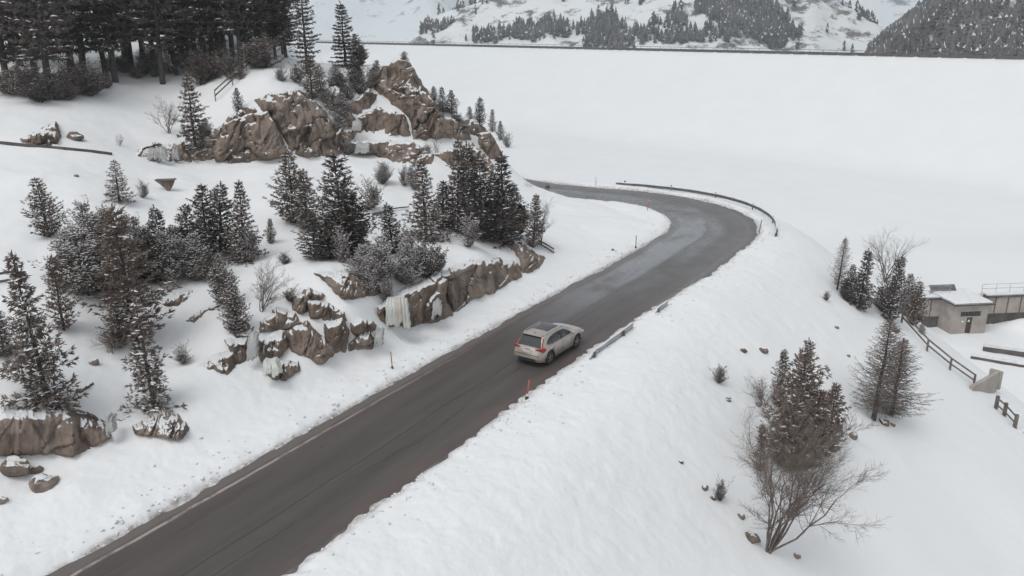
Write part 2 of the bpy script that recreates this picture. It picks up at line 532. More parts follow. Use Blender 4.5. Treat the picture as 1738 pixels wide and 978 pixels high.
def road_coords(x, y):
    """signed distance from the middle (right positive) and distance along"""
    sh = np.shape(x)
    x, y = np.ravel(x), np.ravel(y)
    best = np.full(x.shape, 1e18)
    sd = np.zeros(x.shape)
    al = np.zeros(x.shape)
    for i in range(len(CL) - 1):
        a, b = CL[i], CL[i + 1]
        d = b - a
        L2 = d @ d
        tt = np.clip(((x - a[0]) * d[0] + (y - a[1]) * d[1]) / L2, 0, 1)
        px, py = x - a[0] - tt * d[0], y - a[1] - tt * d[1]
        q = px * px + py * py
        mk = q < best
        best[mk] = q[mk]
        cr = (px * d[1] - py * d[0])
        sd[mk] = np.sign(cr[mk])
        al[mk] = CLs[i] + tt[mk] * math.sqrt(L2)
    return (np.sqrt(best) * sd).reshape(sh), al.reshape(sh)


def road_point(s, d):
    i = int(np.clip(np.searchsorted(CLs, s) - 1, 0, len(CL) - 2))
    t = (s - CLs[i]) / (CLs[i + 1] - CLs[i])
    p = CL[i] + (CL[i + 1] - CL[i]) * t
    i0, i1 = max(i - 1, 0), min(i + 2, len(CL) - 1)
    g = CL[i1] - CL[i0]
    g = g / np.hypot(*g)
    return p + np.array([g[1], -g[0]]) * d, math.atan2(g[1], g[0])


# ------------------------------------------------------------------ hill: control points ('z' plane height or 'D' forward distance)
HZ = [(60, 850, .6), (0, 905, .5), (-200, 960, .6), (60, 792, .9), (190, 752, .9), (320, 746, .8), (330, 690, 1.2), (345, 628, 1.7), (450, 650, 1.0), (200, 860, .45), (400, 740, .5),
      (520, 640, .9), (600, 603, .9), (690, 562, .8), (760, 543, .8), (820, 508, .8), (875, 474, .75), (926, 448, .7),
      (520, 700, .5), (700, 600, .5), (830, 530, .5),
      (950, 415, .8), (960, 330, 1.0), (1000, 347, .8), (1100, 380, .6), (1000, 400, .6), (1060, 400, .5), (985, 440, .5), (930, 360, 1.1)]
HD = [(60, 692, 30.2), (-120, 690, 29.), (170, 700, 32.), (100, 600, 34), (100, 500, 39), (100, 400, 46), (100, 300, 55), (100, 262, 61), (100, 238, 63.5), (100, 180, 72), (100, 150, 77), (100, 100, 92), (100, 50, 115), (100, 0, 140),
      (-80, 600, 33), (-80, 400, 45), (-80, 265, 58), (-80, 235, 60.5), (-80, 150, 75), (-80, 50, 113), (-80, 0, 138),
      (200, 600, 36), (300, 600, 37.5), (300, 540, 40), (300, 480, 43.5), (300, 400, 50), (300, 340, 57), (300, 283, 66), (300, 271, 68), (300, 243, 70.5), (300, 190, 77), (300, 150, 83), (300, 100, 97), (300, 50, 117), (300, 0, 140),
      (200, 270, 63.5), (200, 250, 66), (200, 400, 48), (200, 150, 80),
      (390, 545, 39.6), (450, 545, 40.), (450, 430, 48), (450, 350, 56), (450, 285, 67), (450, 275, 69.5), (450, 185, 73), (450, 130, 79), (450, 90, 90), (450, 40, 110),
      (380, 200, 74), (380, 275, 69),
      (520, 485, 42.), (560, 160, 80), (530, 275, 71), (540, 110, 88),
      (585, 460, 44.), (600, 520, 41.), (600, 400, 52), (600, 330, 61), (600, 280, 71), (600, 262, 75), (620, 165, 81.5), (600, 110, 91),
      (640, 490, 44), (680, 400, 54), (680, 310, 67), (680, 268, 76), (650, 120, 87), (690, 108, 89), (680, 93, 95),
      (740, 455, 48.6), (750, 400, 56), (750, 310, 70), (745, 262, 78), (745, 172, 84), (770, 192, 85.5),
      (810, 428, 53), (820, 330, 70), (815, 275, 80), (822, 215, 86),
      (872, 415, 57.5), (870, 330, 75), (862, 268, 85), (848, 238, 86), (905, 420, 60.5), (903, 312, 84.5)]
HW = [(3.5, 84.0, 1.2), (4.5, 86.0, .6), (-8.2, 87.3, 9.0), (-5.4, 87.6, 8.0), (-3.2, 88.0, 6.3), (-0.6, 87.5, 3.6), (-12, 93, 11.), (-13.5, 98.5, 7), (-20, 112, 7), (-30, 130, 9.0), (-47, 140, 17), (-60, 165, 24), (-90, 165, 28), (-55, 210, 14),
      (-110, 220, 45), (-150, 150, 42), (-130, 60, 22), (-36, 18, 2.5), (-52, 32, 6), (-70, 48, 9.5), (-30, 5, .8), (-60, 10, 5), (-100, 20, 12), (-100, -20, 10), (-45, -15, 1.5), (-95, 95, 17),
      (-16, 26.5, .8), (-24, 22, 1.1)]
PTS = [tuple(on_z(u, v, z)) for u, v, z in HZ] + [tuple(on_y(u, v, D)) for u, v, D in HD] + [tuple(map(float, p)) for p in HW]
PTS = np.array(PTS)


def tps_fit(P, reg=0.002):
    n = len(P)
    d2 = ((P[:, None, :2] - P[None, :, :2]) ** 2).sum(-1)
    # slightly shorter-range kernel keeps the benches crisp
    K = np.sqrt(d2 + 0.3)
    A = np.zeros((n + 3, n + 3))
    A[:n, :n] = -K + np.eye(n) * -reg
    Q = np.c_[np.ones(n), P[:, :2]]
    A[:n, n:] = Q
    A[n:, :n] = Q.T
    return np.linalg.solve(A, np.r_[P[:, 2], 0, 0, 0])


TPW = tps_fit(PTS, 0.05)


def hill_z(x, y):
    s = TPW[-3] + TPW[-2] * x + TPW[-1] * y
    for i in range(len(PTS)):
        s = s - TPW[i] * np.sqrt((x - PTS[i, 0]) ** 2 + (y - PTS[i, 1]) ** 2 + 0.3)
    return s


CREST_Z = 9.3
CA, CB = on_z(640, 75, CREST_Z)[:2], on_z(1738, 100.5, CREST_Z)[:2]
cdir = (CB - CA) / np.hypot(*(CB - CA))
cnor = np.array([cdir[1], -cdir[0]])
if cnor @ (-CA) < 0:
    cnor = -cnor                      # towards the camera
FLOOR = -14.8
WALL_TOP = -11.3
WALL_A, WALL_B = on_z(1548, 507.5, WALL_TOP)[:2], on_z(1738, 500.5, WALL_TOP)[:2]

_wx = (WALL_B - WALL_A) / np.hypot(*(WALL_B - WALL_A))
_k = raydir(1722, 540)[0] / raydir(1722, 540)[1]
WT_D = float((_k * WALL_A[1] - WALL_A[0]) / (_wx[0] - _k * _wx[1]))


def right_edge(al):
    return 2.72 + 0.60 * sstep(66, 84, al) + 0.40 * sstep(86, 100, al)


def ground(x, y):
    x, y = np.asarray(x, float), np.asarray(y, float)
    d, al = road_coords(x, y)
    s = (x - CA[0]) * cnor[0] + (y - CA[1]) * cnor[1]          # metres in front of the crest
    dam = CREST_Z - np.clip(s, 0, None) / 2.3
    behind = CREST_Z - 0.3 - 0.35 * np.clip(-s - 8, 0, None)
    dam = np.where(s < 0, np.maximum(behind, -12.0), dam)
    big = fbm(x * 0.035, y * 0.035, 0, 3, 3)
    mid = fbm(x * 0.22, y * 0.22, 0, 11, 4)
    fine = fbm(x * 1.1, y * 1.1, 0, 21, 4)
    clod = fbm(x * 2.6, y * 2.6, 0, 31, 3)
    # right side: ploughed bank, shoulder, embankment, valley floor, dam
    e = d - right_edge(al) + 0.15 * noise3(al * 0.3, 0, 0, 5) + 0.14 * noise3(al * 2.3, 0, 0, 6)
    bank = 0.34 * sstep(-0.1, 1.0, e) + 0.10 * noise3(al * 0.35, 2, 0, 8) * sstep(0.3, 1.2, e) * (1 - sstep(2.0, 4.5, e))
    t = (d - 6.7 + 0.5 * noise3(x * 0.11, y * 0.11, 0, 9))
    drop = (0.60 + 0.13 * sstep(45, 75, y)) * (0.5 * (t + np.sqrt(t * t + 3.0)) - 0.22)
    zr = bank - np.maximum(drop, 0) + mid * 0.08 * sstep(4, 12, d)
    floor = FLOOR + 0.12 * big + 0.05 * mid
    zr = smax(zr, floor, 1.2)
    wx = (WALL_B - WALL_A) / np.hypot(*(WALL_B - WALL_A))
    wt = (x - WALL_A[0]) * wx[0] + (y - WALL_A[1]) * wx[1]
    ws = -(x - WALL_A[0]) * wx[1] + (y - WALL_A[1]) * wx[0]     # metres behind the wall
    back = sstep(0.5, 1.0, ws) * sstep(0, 1, (wt + 3 + 0.9 * np.clip(ws, 0, 60)) / (3 + 0.9 * np.clip(ws, 0, 60))) * (1 - sstep(12, 45, ws))
    zr = np.maximum(zr, (WALL_TOP + 0.05 + 0.03 * mid) * back + np.minimum(zr, FLOOR) * (1 - back))
    # level ground below the wall, cut into the embankment foot along the fence
    fl = sstep(-4.2, -0.8, wt) * (1 - sstep(-0.2, 0.4, ws)) * sstep(-26, -17, ws)
    zr = zr * (1 - fl) + np.minimum(zr, FLOOR + 0.1 * mid) * fl
    # drift against the wall right of the building
    zr = zr + 1.25 * np.exp(-((wt - WT_D) / 2.4) ** 2 - ((ws + 1.6) / 1.7) ** 2) * (ws < 0.2)
    zr = smax(zr, dam + 0.02 * big, 3.0)
    zr = np.where(s < 6, dam, zr)
    # left side: bank then the hill
    el = -d - 3.50 + 0.16 * noise3(al * 0.5, 7, 0, 15) + 0.07 * noise3(al * 2.0, 7, 0, 16)
    bankl = 0.34 * sstep(-0.1, 0.9, el) + 0.05 * noise3(al * 0.4, 5, 0, 18)
    hz = np.clip(hill_z(x, y), 0.2, 160) + mid * 0.15 * sstep(5, 12, -d)
    wgt = sstep(4.8, 7.5, -d)
    zl = bankl * (1 - wgt) + hz * wgt
    # far from the camera the hill sinks into the general mountain ground
    z = np.where(d > 0, zr, zl)
    near = sstep(-0.3, 0.4, np.abs(d) - 3.5) * (1 - sstep(7, 22, np.abs(d)))
    z = z + (fine * (0.026 * near + 0.004) + clod * 0.016 * near) * (1 - sstep(90, 160, np.hypot(x, y)))
    road = np.abs(d) < 3.75 - 0.0
    under = 1 - sstep(-0.15, 0.25, np.where(d > 0, e, el))
    z = z * (1 - under) + (-0.25) * under
    z = np.where((np.abs(d) < 5) & (al < 1.0) & (y < -5), -0.25, z)
    return z, d, al


def joined(*a):
    return np.concatenate(a)


AZ = np.radians(joined(np.linspace(-100, -37, 50, endpoint=False), np.linspace(-37, 37, 760, endpoint=False), np.linspace(37, 100, 51)))
RR = joined(np.geomspace(3, 19, 40, endpoint=False), np.geomspace(19, 135, 640, endpoint=False), np.geomspace(135, 460, 150, endpoint=False), np.geomspace(460, 9000, 30))
NA, NR = len(AZ), len(RR)
GX = np.outer(RR, np.sin(AZ))
GY = np.outer(RR, np.cos(AZ))
GZ, GD, GAL = ground(GX, GY)
# beyond the lake the sheet runs level to the horizon
_far = sstep(420, 700, np.repeat(RR[:, None], NA, 1))
GZ = GZ * (1 - _far) + (-14.0) * _far


def build_ground():
    V = np.stack([GX, GY, GZ], -1).reshape(-1, 3)
    i = np.arange(NR - 1)[:, None] * NA + np.arange(NA - 1)[None, :]
    F = np.stack([i, i + 1, i + NA + 1, i + NA], -1).reshape(-1, 4)
    me = mesh_from("ground", V, F, M['snow'], None, True)
    ad = np.abs(GD).ravel()
    a = me.attributes.new("clods", 'FLOAT', 'POINT')
    cl = (1 - sstep(6.5, 20, ad)) * 0.85 + 0.12
    a.data.foreach_set("value", cl.astype(np.float32))
    g = me.attributes.new("dirt", 'FLOAT', 'POINT')
    wdt = 0.55 + 0.5 * (noise3(GAL.ravel() * 0.3, 0, 0, 44) * 0.5 + 0.5)
    eo = np.where(GD.ravel() > 0, GD.ravel() - right_edge(GAL.ravel()), ad - 3.5)
    dirt = (1 - sstep(0.1, 0.25 + wdt * np.where(GD.ravel() > 0, 0.62, 0.25), eo)) * 1.1
    g.data.foreach_set("value", dirt.astype(np.float32))
    o = link("ground", me)
    tag(o, kind="structure")


build_ground()


def zat(x, y):
    r, a = math.hypot(x, y), math.atan2(x, y)
    i = int(np.clip(np.searchsorted(RR, r) - 1, 0, NR - 2))
    j = int(np.clip(np.searchsorted(AZ, a) - 1, 0, NA - 2))
    t = min(max((r - RR[i]) / (RR[i + 1] - RR[i]), 0), 1)
    w = min(max((a - AZ[j]) / (AZ[j + 1] - AZ[j]), 0), 1)
    return float((GZ[i, j] * (1 - w) + GZ[i, j + 1] * w) * (1 - t) + (GZ[i + 1, j] * (1 - w) + GZ[i + 1, j + 1] * w) * t)


def hit(u, v, rmax=450.0):
    """where the view ray of a place in the picture meets the built ground"""
    d = raydir(u, v)
    a = math.atan2(d[0], d[1])
    sl = d[2] / math.hypot(d[0], d[1])
    j = int(np.clip(np.searchsorted(AZ, a) - 1, 0, NA - 2))
    w = (a - AZ[j]) / (AZ[j + 1] - AZ[j])
    prof = GZ[:, j] * (1 - w) + GZ[:, j + 1] * w
    diff = CH + sl * RR - prof
    k = np.where((diff[1:] <= 0) & (RR[1:] > 12))[0]
    if len(k) == 0 or RR[k[0]] > rmax:
        return None
    k = k[0]
    t = diff[k] / (diff[k] - diff[k + 1]) if diff[k] > 0 else 0
    r = RR[k] + (RR[k + 1] - RR[k]) * t
    return np.array([r * math.sin(a), r * math.cos(a), CH + sl * r])


def camdepth(p):
    return p[1] * CP - (p[2] - CH) * SP


def metres(px, p):
    return px * camdepth(p) / (FPX * 0.955)


# ------------------------------------------------------------------ road sheet
def build_road():
    V, F, UV = [], [], []
    cols = [-4.5, -3.6, -2, 0, 2, 3.6, 4.7]
    svals = np.arange(0.5, 175, 0.7)
    for s in svals:
        for c in cols:
            p, _ = road_point(s, c)
            V.append((p[0], p[1], 0.0 + 0.035 * (1 - (c / 4.5) ** 2)))
            UV.append((c, s))
    nc = len(cols)
    s0 = 27.0
    for i in range(len(svals) - 1):
        for j in range(nc - 1):
            F.append((i * nc + j, i * nc + j + 1, (i + 1) * nc + j + 1, (i + 1) * nc + j))
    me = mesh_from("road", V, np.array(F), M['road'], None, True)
    uvl = me.uv_layers.new(name="UVMap")
    idx = np.zeros(len(me.loops), dtype=np.int32)
    me.loops.foreach_get("vertex_index", idx)
    UV = np.array(UV)
    # the damp bend starts about 50 m on; shift so that y = 0 is under the near edge of the picture
    UV[:, 1] -= 32
    uvl.data.foreach_set("uv", UV[idx].astype(np.float32).ravel())
    tag(link("road", me), kind="structure")


build_road()
# ------------------------------------------------------------------ mountains behind the dam
def mountain(name, x0, x1, y0, y1, step, fn, mat):
    xs, ys = np.arange(x0, x1 + step, step), np.arange(y0, y1 + step, step)
    X, Y = np.meshgrid(xs, ys)
    Z = fn(X, Y)
    nx, ny = len(xs), len(ys)
    i = np.arange(ny - 1)[:, None] * nx + np.arange(nx - 1)[None, :]
    F = np.stack([i, i + 1, i + nx + 1, i + nx], -1).reshape(-1, 4)
    V = np.stack([X, Y, Z], -1).reshape(-1, 3)
    me = mesh_from(name, V, F, mat, None, True)
    tag(link(name, me), kind="structure")
    return xs, ys, Z


def central_z(x, y):
    rid = fbm(x * 0.006, y * 0.006, 0, 61, 4)
    r2 = 1 - np.abs(fbm(x * 0.018, y * 0.010, 0, 66, 4))
    left = 0.56 * (x + 96)
    rightv = 0.50 * (352 - x + 0.10 * (y - 700))
    front = 0.43 * (y - 640) - 0.05 * np.abs(x - 210)
    z = np.minimum(np.minimum(left, front), rightv)
    return np.maximum(np.minimum(z, 330 + 0 * x) - 2 + 14 * rid + 9 * (r2 - 0.6), -16)


def right_z(x, y):
    rid = fbm(x * 0.01, y * 0.01, 0, 71, 4)
    left = 0.78 * (x - 0.416 * y + 4)
    front = 0.55 * (y - 430)
    return np.maximum(np.minimum(np.minimum(left, front), 260) - 9 + 5 * rid, -16)


def back_z(x, y):
    rid = 1 - np.abs(fbm(x * 0.0022, y * 0.0022, 0, 81, 5))
    low = 0.42 * (-190 - x)
    a = 0.50 * (y - 1850) + 0 * x
    z = a - 60
    gap = np.exp(-((x + 150 - 0.05 * (y - 2000)) / 170.0) ** 2)
    top = 620 - 560 * gap
    return np.minimum(z, top) + 85 * (rid - 0.6) - 60


def peak_z(x, y):
    rid = 1 - np.abs(fbm(x * 0.0016, y * 0.0016, 0, 91, 5))
    return 0.62 * (y - 5200) + 170 * rid - 260 * (1 - np.exp(-((x + 420) / 900.) ** 2))


def mountain_material(name, rock_lo, dark):
    m, n, l, b = new_mat(name, SNOW_C, 0.8, 0, 0.2)
    geo = n.new("ShaderNodeNewGeometry")
    mp = n.new("ShaderNodeMapping"); mp.inputs["Scale"].default_value = (1, 1, 1.6)
    l.new(geo.outputs["Position"], mp.inputs["Vector"])
    n1 = n.new("ShaderNodeTexNoise"); n1.inputs["Scale"].default_value = rock_lo[0]; n1.inputs["Detail"].default_value = 10; n1.inputs["Roughness"].default_value = 0.72
    l.new(mp.outputs[0], n1.inputs["Vector"])
    mr = n.new("ShaderNodeMapRange"); mr.inputs[1].default_value = rock_lo[1]; mr.inputs[2].default_value = rock_lo[2]
    l.new(n1.outputs["Fac"], mr.inputs[0])
    mx = n.new("ShaderNodeMixRGB"); mx.inputs[1].default_value = (*SNOW_C, 1); mx.inputs[2].default_value = (*dark, 1)
    l.new(mr.outputs[0], mx.inputs[0]); l.new(mx.outputs[0], b.inputs["Base Color"])
    bp = n.new("ShaderNodeBump"); bp.inputs["Strength"].default_value = 0.6; bp.inputs["Distance"].default_value = 4.0
    l.new(n1.outputs["Fac"], bp.inputs["Height"]); l.new(bp.outputs[0], b.inputs["Normal"])
    return m


M['mtn'] = mountain_material("mountain_snow", (0.028, 0.53, 0.60), (0.15, 0.135, 0.125))
M['mtn_far'] = mountain_material("far_mountain_snow", (0.012, 0.545, 0.63), (0.11, 0.115, 0.13))
mountain("hills", -140, 700, 600, 1150, 6, central_z, M['mtn'])
mountain("hills", 150, 900, 425, 1100, 6, right_z, M['mtn'])
mountain("far_hills", -2200, 2600, 1850, 3400, 30, back_z, M['mtn_far'])
mountain("distant_hills", -2600, 1500, 5150, 6600, 60, peak_z, M['mtn_far'])


# ------------------------------------------------------------------ small far conifers
def far_tree_arrays(rng, snowy=0.3):
    """unit-high conifer: four ragged skirts and a bit of stem; returns V, F(tri), mat index"""
    V, F, Mi = [], [], []
    n = 6
    lv = [(0.06, 0.17), (0.20, 0.20), (0.36, 0.18), (0.52, 0.15), (0.66, 0.115), (0.80, 0.07)]
    for q, (z, r) in enumerate(lv):
        b = len(V)
        rot = rng.random() * 6
        for k in range(n):
            a = rot + 2 * PI * k / n
            rr = r * rng.uniform(0.5, 1.25)
            V.append((rr * math.cos(a), rr * math.sin(a), z + rng.uniform(-0.03, 0.04)))
        V.append((rng.uniform(-.015, .015), rng.uniform(-.015, .015), min(z + 0.26, 1.0)))
        for k in range(n):
            F.append((b + k, b + (k + 1) % n, b + n))
            Mi.append(1 if rng.random() < snowy else 0)
    return np.array(V), np.array(F), np.array(Mi)


def wood_mass(name, spots, label, cat, snowy=0.25, seed=1, mats=None):
    rng = random.Random(seed)
    protos = [far_tree_arrays(rng, snowy) for _ in range(8)]
    Vs, Fs, Ms, b = [], [], [], 0
    for (x, y, z, h) in spots:
        V, F, Mi = protos[rng.randrange(8)]
        a = rng.random() * 6.28
        c, s = math.cos(a), math.sin(a)
        w = h * rng.uniform(0.9, 1.5)
        P = np.c_[(V[:, 0] * c - V[:, 1] * s) * w + x, (V[:, 0] * s + V[:, 1] * c) * w + y, V[:, 2] * h + z]
        Vs.append(P); Fs.append(F + b); Ms.append(Mi)
        b += len(P)
    me = mesh_from(name, np.concatenate(Vs), np.concatenate(Fs), mats or [M['needles_far'], M['snow_pad']], np.concatenate(Ms))
    return tag(link(name, me), label, cat, kind="stuff")


def px_of(x, y, z):
    zz = z - CH
    d = y * CP - zz * SP
    return 869 + FPX * x / d, 489 - FPX * (y * SP + zz * CP) / d


def scatter(fn, n, x0, x1, y0, y1, hrange, keep, seed):
    rg = np.random.RandomState(seed)
    X, Y = rg.uniform(x0, x1, n), rg.uniform(y0, y1, n)
    Z = fn(X, Y)
    dn = fbm(X * 0.016, Y * 0.016, 0, seed, 3) + 0.5 * fbm(X * 0.055, Y * 0.045, 0, seed + 40, 2)
    U, Vv = px_of(X, Y, Z)
    k = keep(U, Vv, dn, rg.uniform(0, 1, n), X, Y)
    H = rg.uniform(*hrange, n)
    return [(float(a), float(b), float(c) - 0.4, float(h)) for a, b, c, h in zip(X[k], Y[k], Z[k], H[k])]


def blob(U, V, cx, cy, rx, ry):
    return np.exp(-(((U - cx) / rx) ** 2 + ((V - cy) / ry) ** 2))


def dens_central(U, V, dn, rnd, X, Y):
    d = (0.35 * blob(U, V, 1110, 74, 60, 14) + 0.45 * blob(U, V, 1180, 40, 120, 40) + 1.1 * blob(U, V, 950, 52, 95, 22) + 0.9 * blob(U, V, 880, 62, 80, 16) + 0.8 * blob(U, V, 800, 68, 60, 12)
         + 1.0 * blob(U, V, 1025, 40, 50, 36) + 0.95 * blob(U, V, 1270, 35, 60, 40) + 0.9 * blob(U, V, 1225, 10, 90, 22)
         + 0.5 * blob(U, V, 1130, 50, 60, 45) + 0.55 * blob(U, V, 1320, 75, 45, 18) + 0.30 * blob(U, V, 1430, 75, 60, 14) + 0.35 * blob(U, V, 1180, 75, 90, 15))
    return (d * 0.95 + dn * 0.55 > 0.46 + rnd * 0.66) & (U > 715) & (V > -60) & (V < 110) & (U < 1500)


wood_mass("mountain_wood", scatter(central_z, 30000, -90, 420, 640, 900, (5, 11), dens_central, 5),
          "grey conifer wood in patches on the snowy mountainside above the dam crest", "wood", 0.03, 3)
wood_mass("slope_wood", scatter(right_z, 22000, 175, 620, 430, 860, (6, 11.5), lambda U, V, dn, r, X, Y: (U > 1472) & (U < 1850) & (V > -80) & (dn > -1.05) & (Y > 440), 6),
          "dense snow-dusted conifer wood on the dark slope at the upper right", "wood", 0.05, 4)


def far_singles():
    rng = random.Random(11)
    mesh = []
    for k in range(5):
        V, F, Mi = far_tree_arrays(rng, 0.15)
        mesh.append(mesh_from("far_conifer", V, F, [M['needles_far'], M['snow_pad']], Mi))
    sp = scatter(central_z, 900, -90, 420, 640, 860, (7, 13),
                 lambda U, V, dn, r, X, Y: (U > 715) & (U < 1480) & (V > 2) & (V < 96) & (r < 0.18) & (dn > -0.3), 15)
    for x, y, z, h in sp[:110]:
        o = link("far_conifer", mesh[rng.randrange(5)], None, (x, y, z), rng.random() * 6, (h * 1.1, h * 1.1, h))
        tag(o, "tiny lone grey conifer scattered on the snowy mountainside behind the dam", "conifer", "lone conifers on the far mountainside")


far_singles()


def pylon():
    y = 820.0
    p = on_y(1410, 88, y)
    p[2] = float(central_z(np.array(p[0]), np.array(y)))
    h = metres(62, p)
    root = empty("power_pylon", p)
    tag(root, "faint lattice power pylon with three crossarms on the far mountainside", "pylon")
    mb = MB()
    w0, w1 = h * 0.11, h * 0.02
    for sx in (-1, 1):
        for sy in (-1, 1):
            mb.beam((sx * w0, sy * w0, -2), (sx * w1, sy * w1, h), 0.35, 0.35)
    n = 9
    for k in range(n):
        za, zb = h * k / n, h * (k + 1) / n
        wa, wb = w0 + (w1 - w0) * k / n, w0 + (w1 - w0) * (k + 1) / n
        for sy in (-1, 1):
            mb.beam((-wa, sy * wa, za), (wb, sy * wb, zb), 0.22, 0.22)
            mb.beam((wa, sy * wa, za), (-wb, sy * wb, zb), 0.22, 0.22)
            mb.beam((sy * wa, -wa, za), (sy * wb, wb, zb), 0.22, 0.22)
    mb.build("lattice_tower", M['steel_dark'], root)
    for f, L in ((0.70, 0.26), (0.82, 0.32), (0.94, 0.22)):
        a = MB()
        for sy in (-1, 1):
            a.beam((-h * L, 0, h * f), (h * L, 0, h * f), 0.4, 0.3)
            a.beam((-h * L, 0, h * f), (0, sy * 0.5, h * f + h * 0.045), 0.25, 0.25)
            a.beam((h * L, 0, h * f), (0, sy * 0.5, h * f + h * 0.045), 0.25, 0.25)
        a.build("crossarm", M['steel_dark'], root)


pylon()


# ------------------------------------------------------------------ wall and railing along the dam crest
def crest_barrier():
    a, b = CA - cdir * 60, CB + cdir * 60
    L = float(np.hypot(*(b - a)))
    root = empty("crest_parapet", (*CA, CREST_Z))
    tag(root, "long thin dark parapet and rail along the crest of the snowy dam", "parapet")

    def P(t, off, z):
        q = a + cdir * t - cnor * off
        return (q[0] - CA[0], q[1] - CA[1], z)
    w = MB()
    w.beam(P(0, 1.2, 0.25), P(L, 1.2, 0.25), 0.35, 0.9)
    w.build("parapet_wall", M['concrete_dark'], root)
    r = MB()
    r.beam(P(0, 2.4, 1.25), P(L, 2.4, 1.25), 0.10, 0.14)
    r.build("rail", M['steel_dark'], root)
    t = 4.0
    n = 0
    pm = MB(); pm.box((0, 0, 0.55), (0.12, 0.12, 1.4))
    pme = pm.mesh("post", M['steel_dark'])
    while t < L and n < 95:
        q = P(t, 2.4, 0.0)
        link("post", pme, root, q)
        t += 4.4
        n += 1


crest_barrier()


# ------------------------------------------------------------------ rock outcrops
def poly_sd(U, V, poly):
    P = np.array(poly, float)
    best = np.full(U.shape, 1e9)
    inside = np.zeros(U.shape, bool)
    n = len(P)
    for i in range(n):
        a, b = P[i], P[(i + 1) % n]
        d = b - a
        t = np.clip(((U - a[0]) * d[0] + (V - a[1]) * d[1]) / (d @ d + 1e-9), 0, 1)
        best = np.minimum(best, np.hypot(U - a[0] - t * d[0], V - a[1] - t * d[1]))
        c = ((a[1] > V) != (b[1] > V)) & (U < (b[0] - a[0]) * (V - a[1]) / (b[1] - a[1] + 1e-12) + a[0])
        inside ^= c
    return np.where(inside, best, -best)


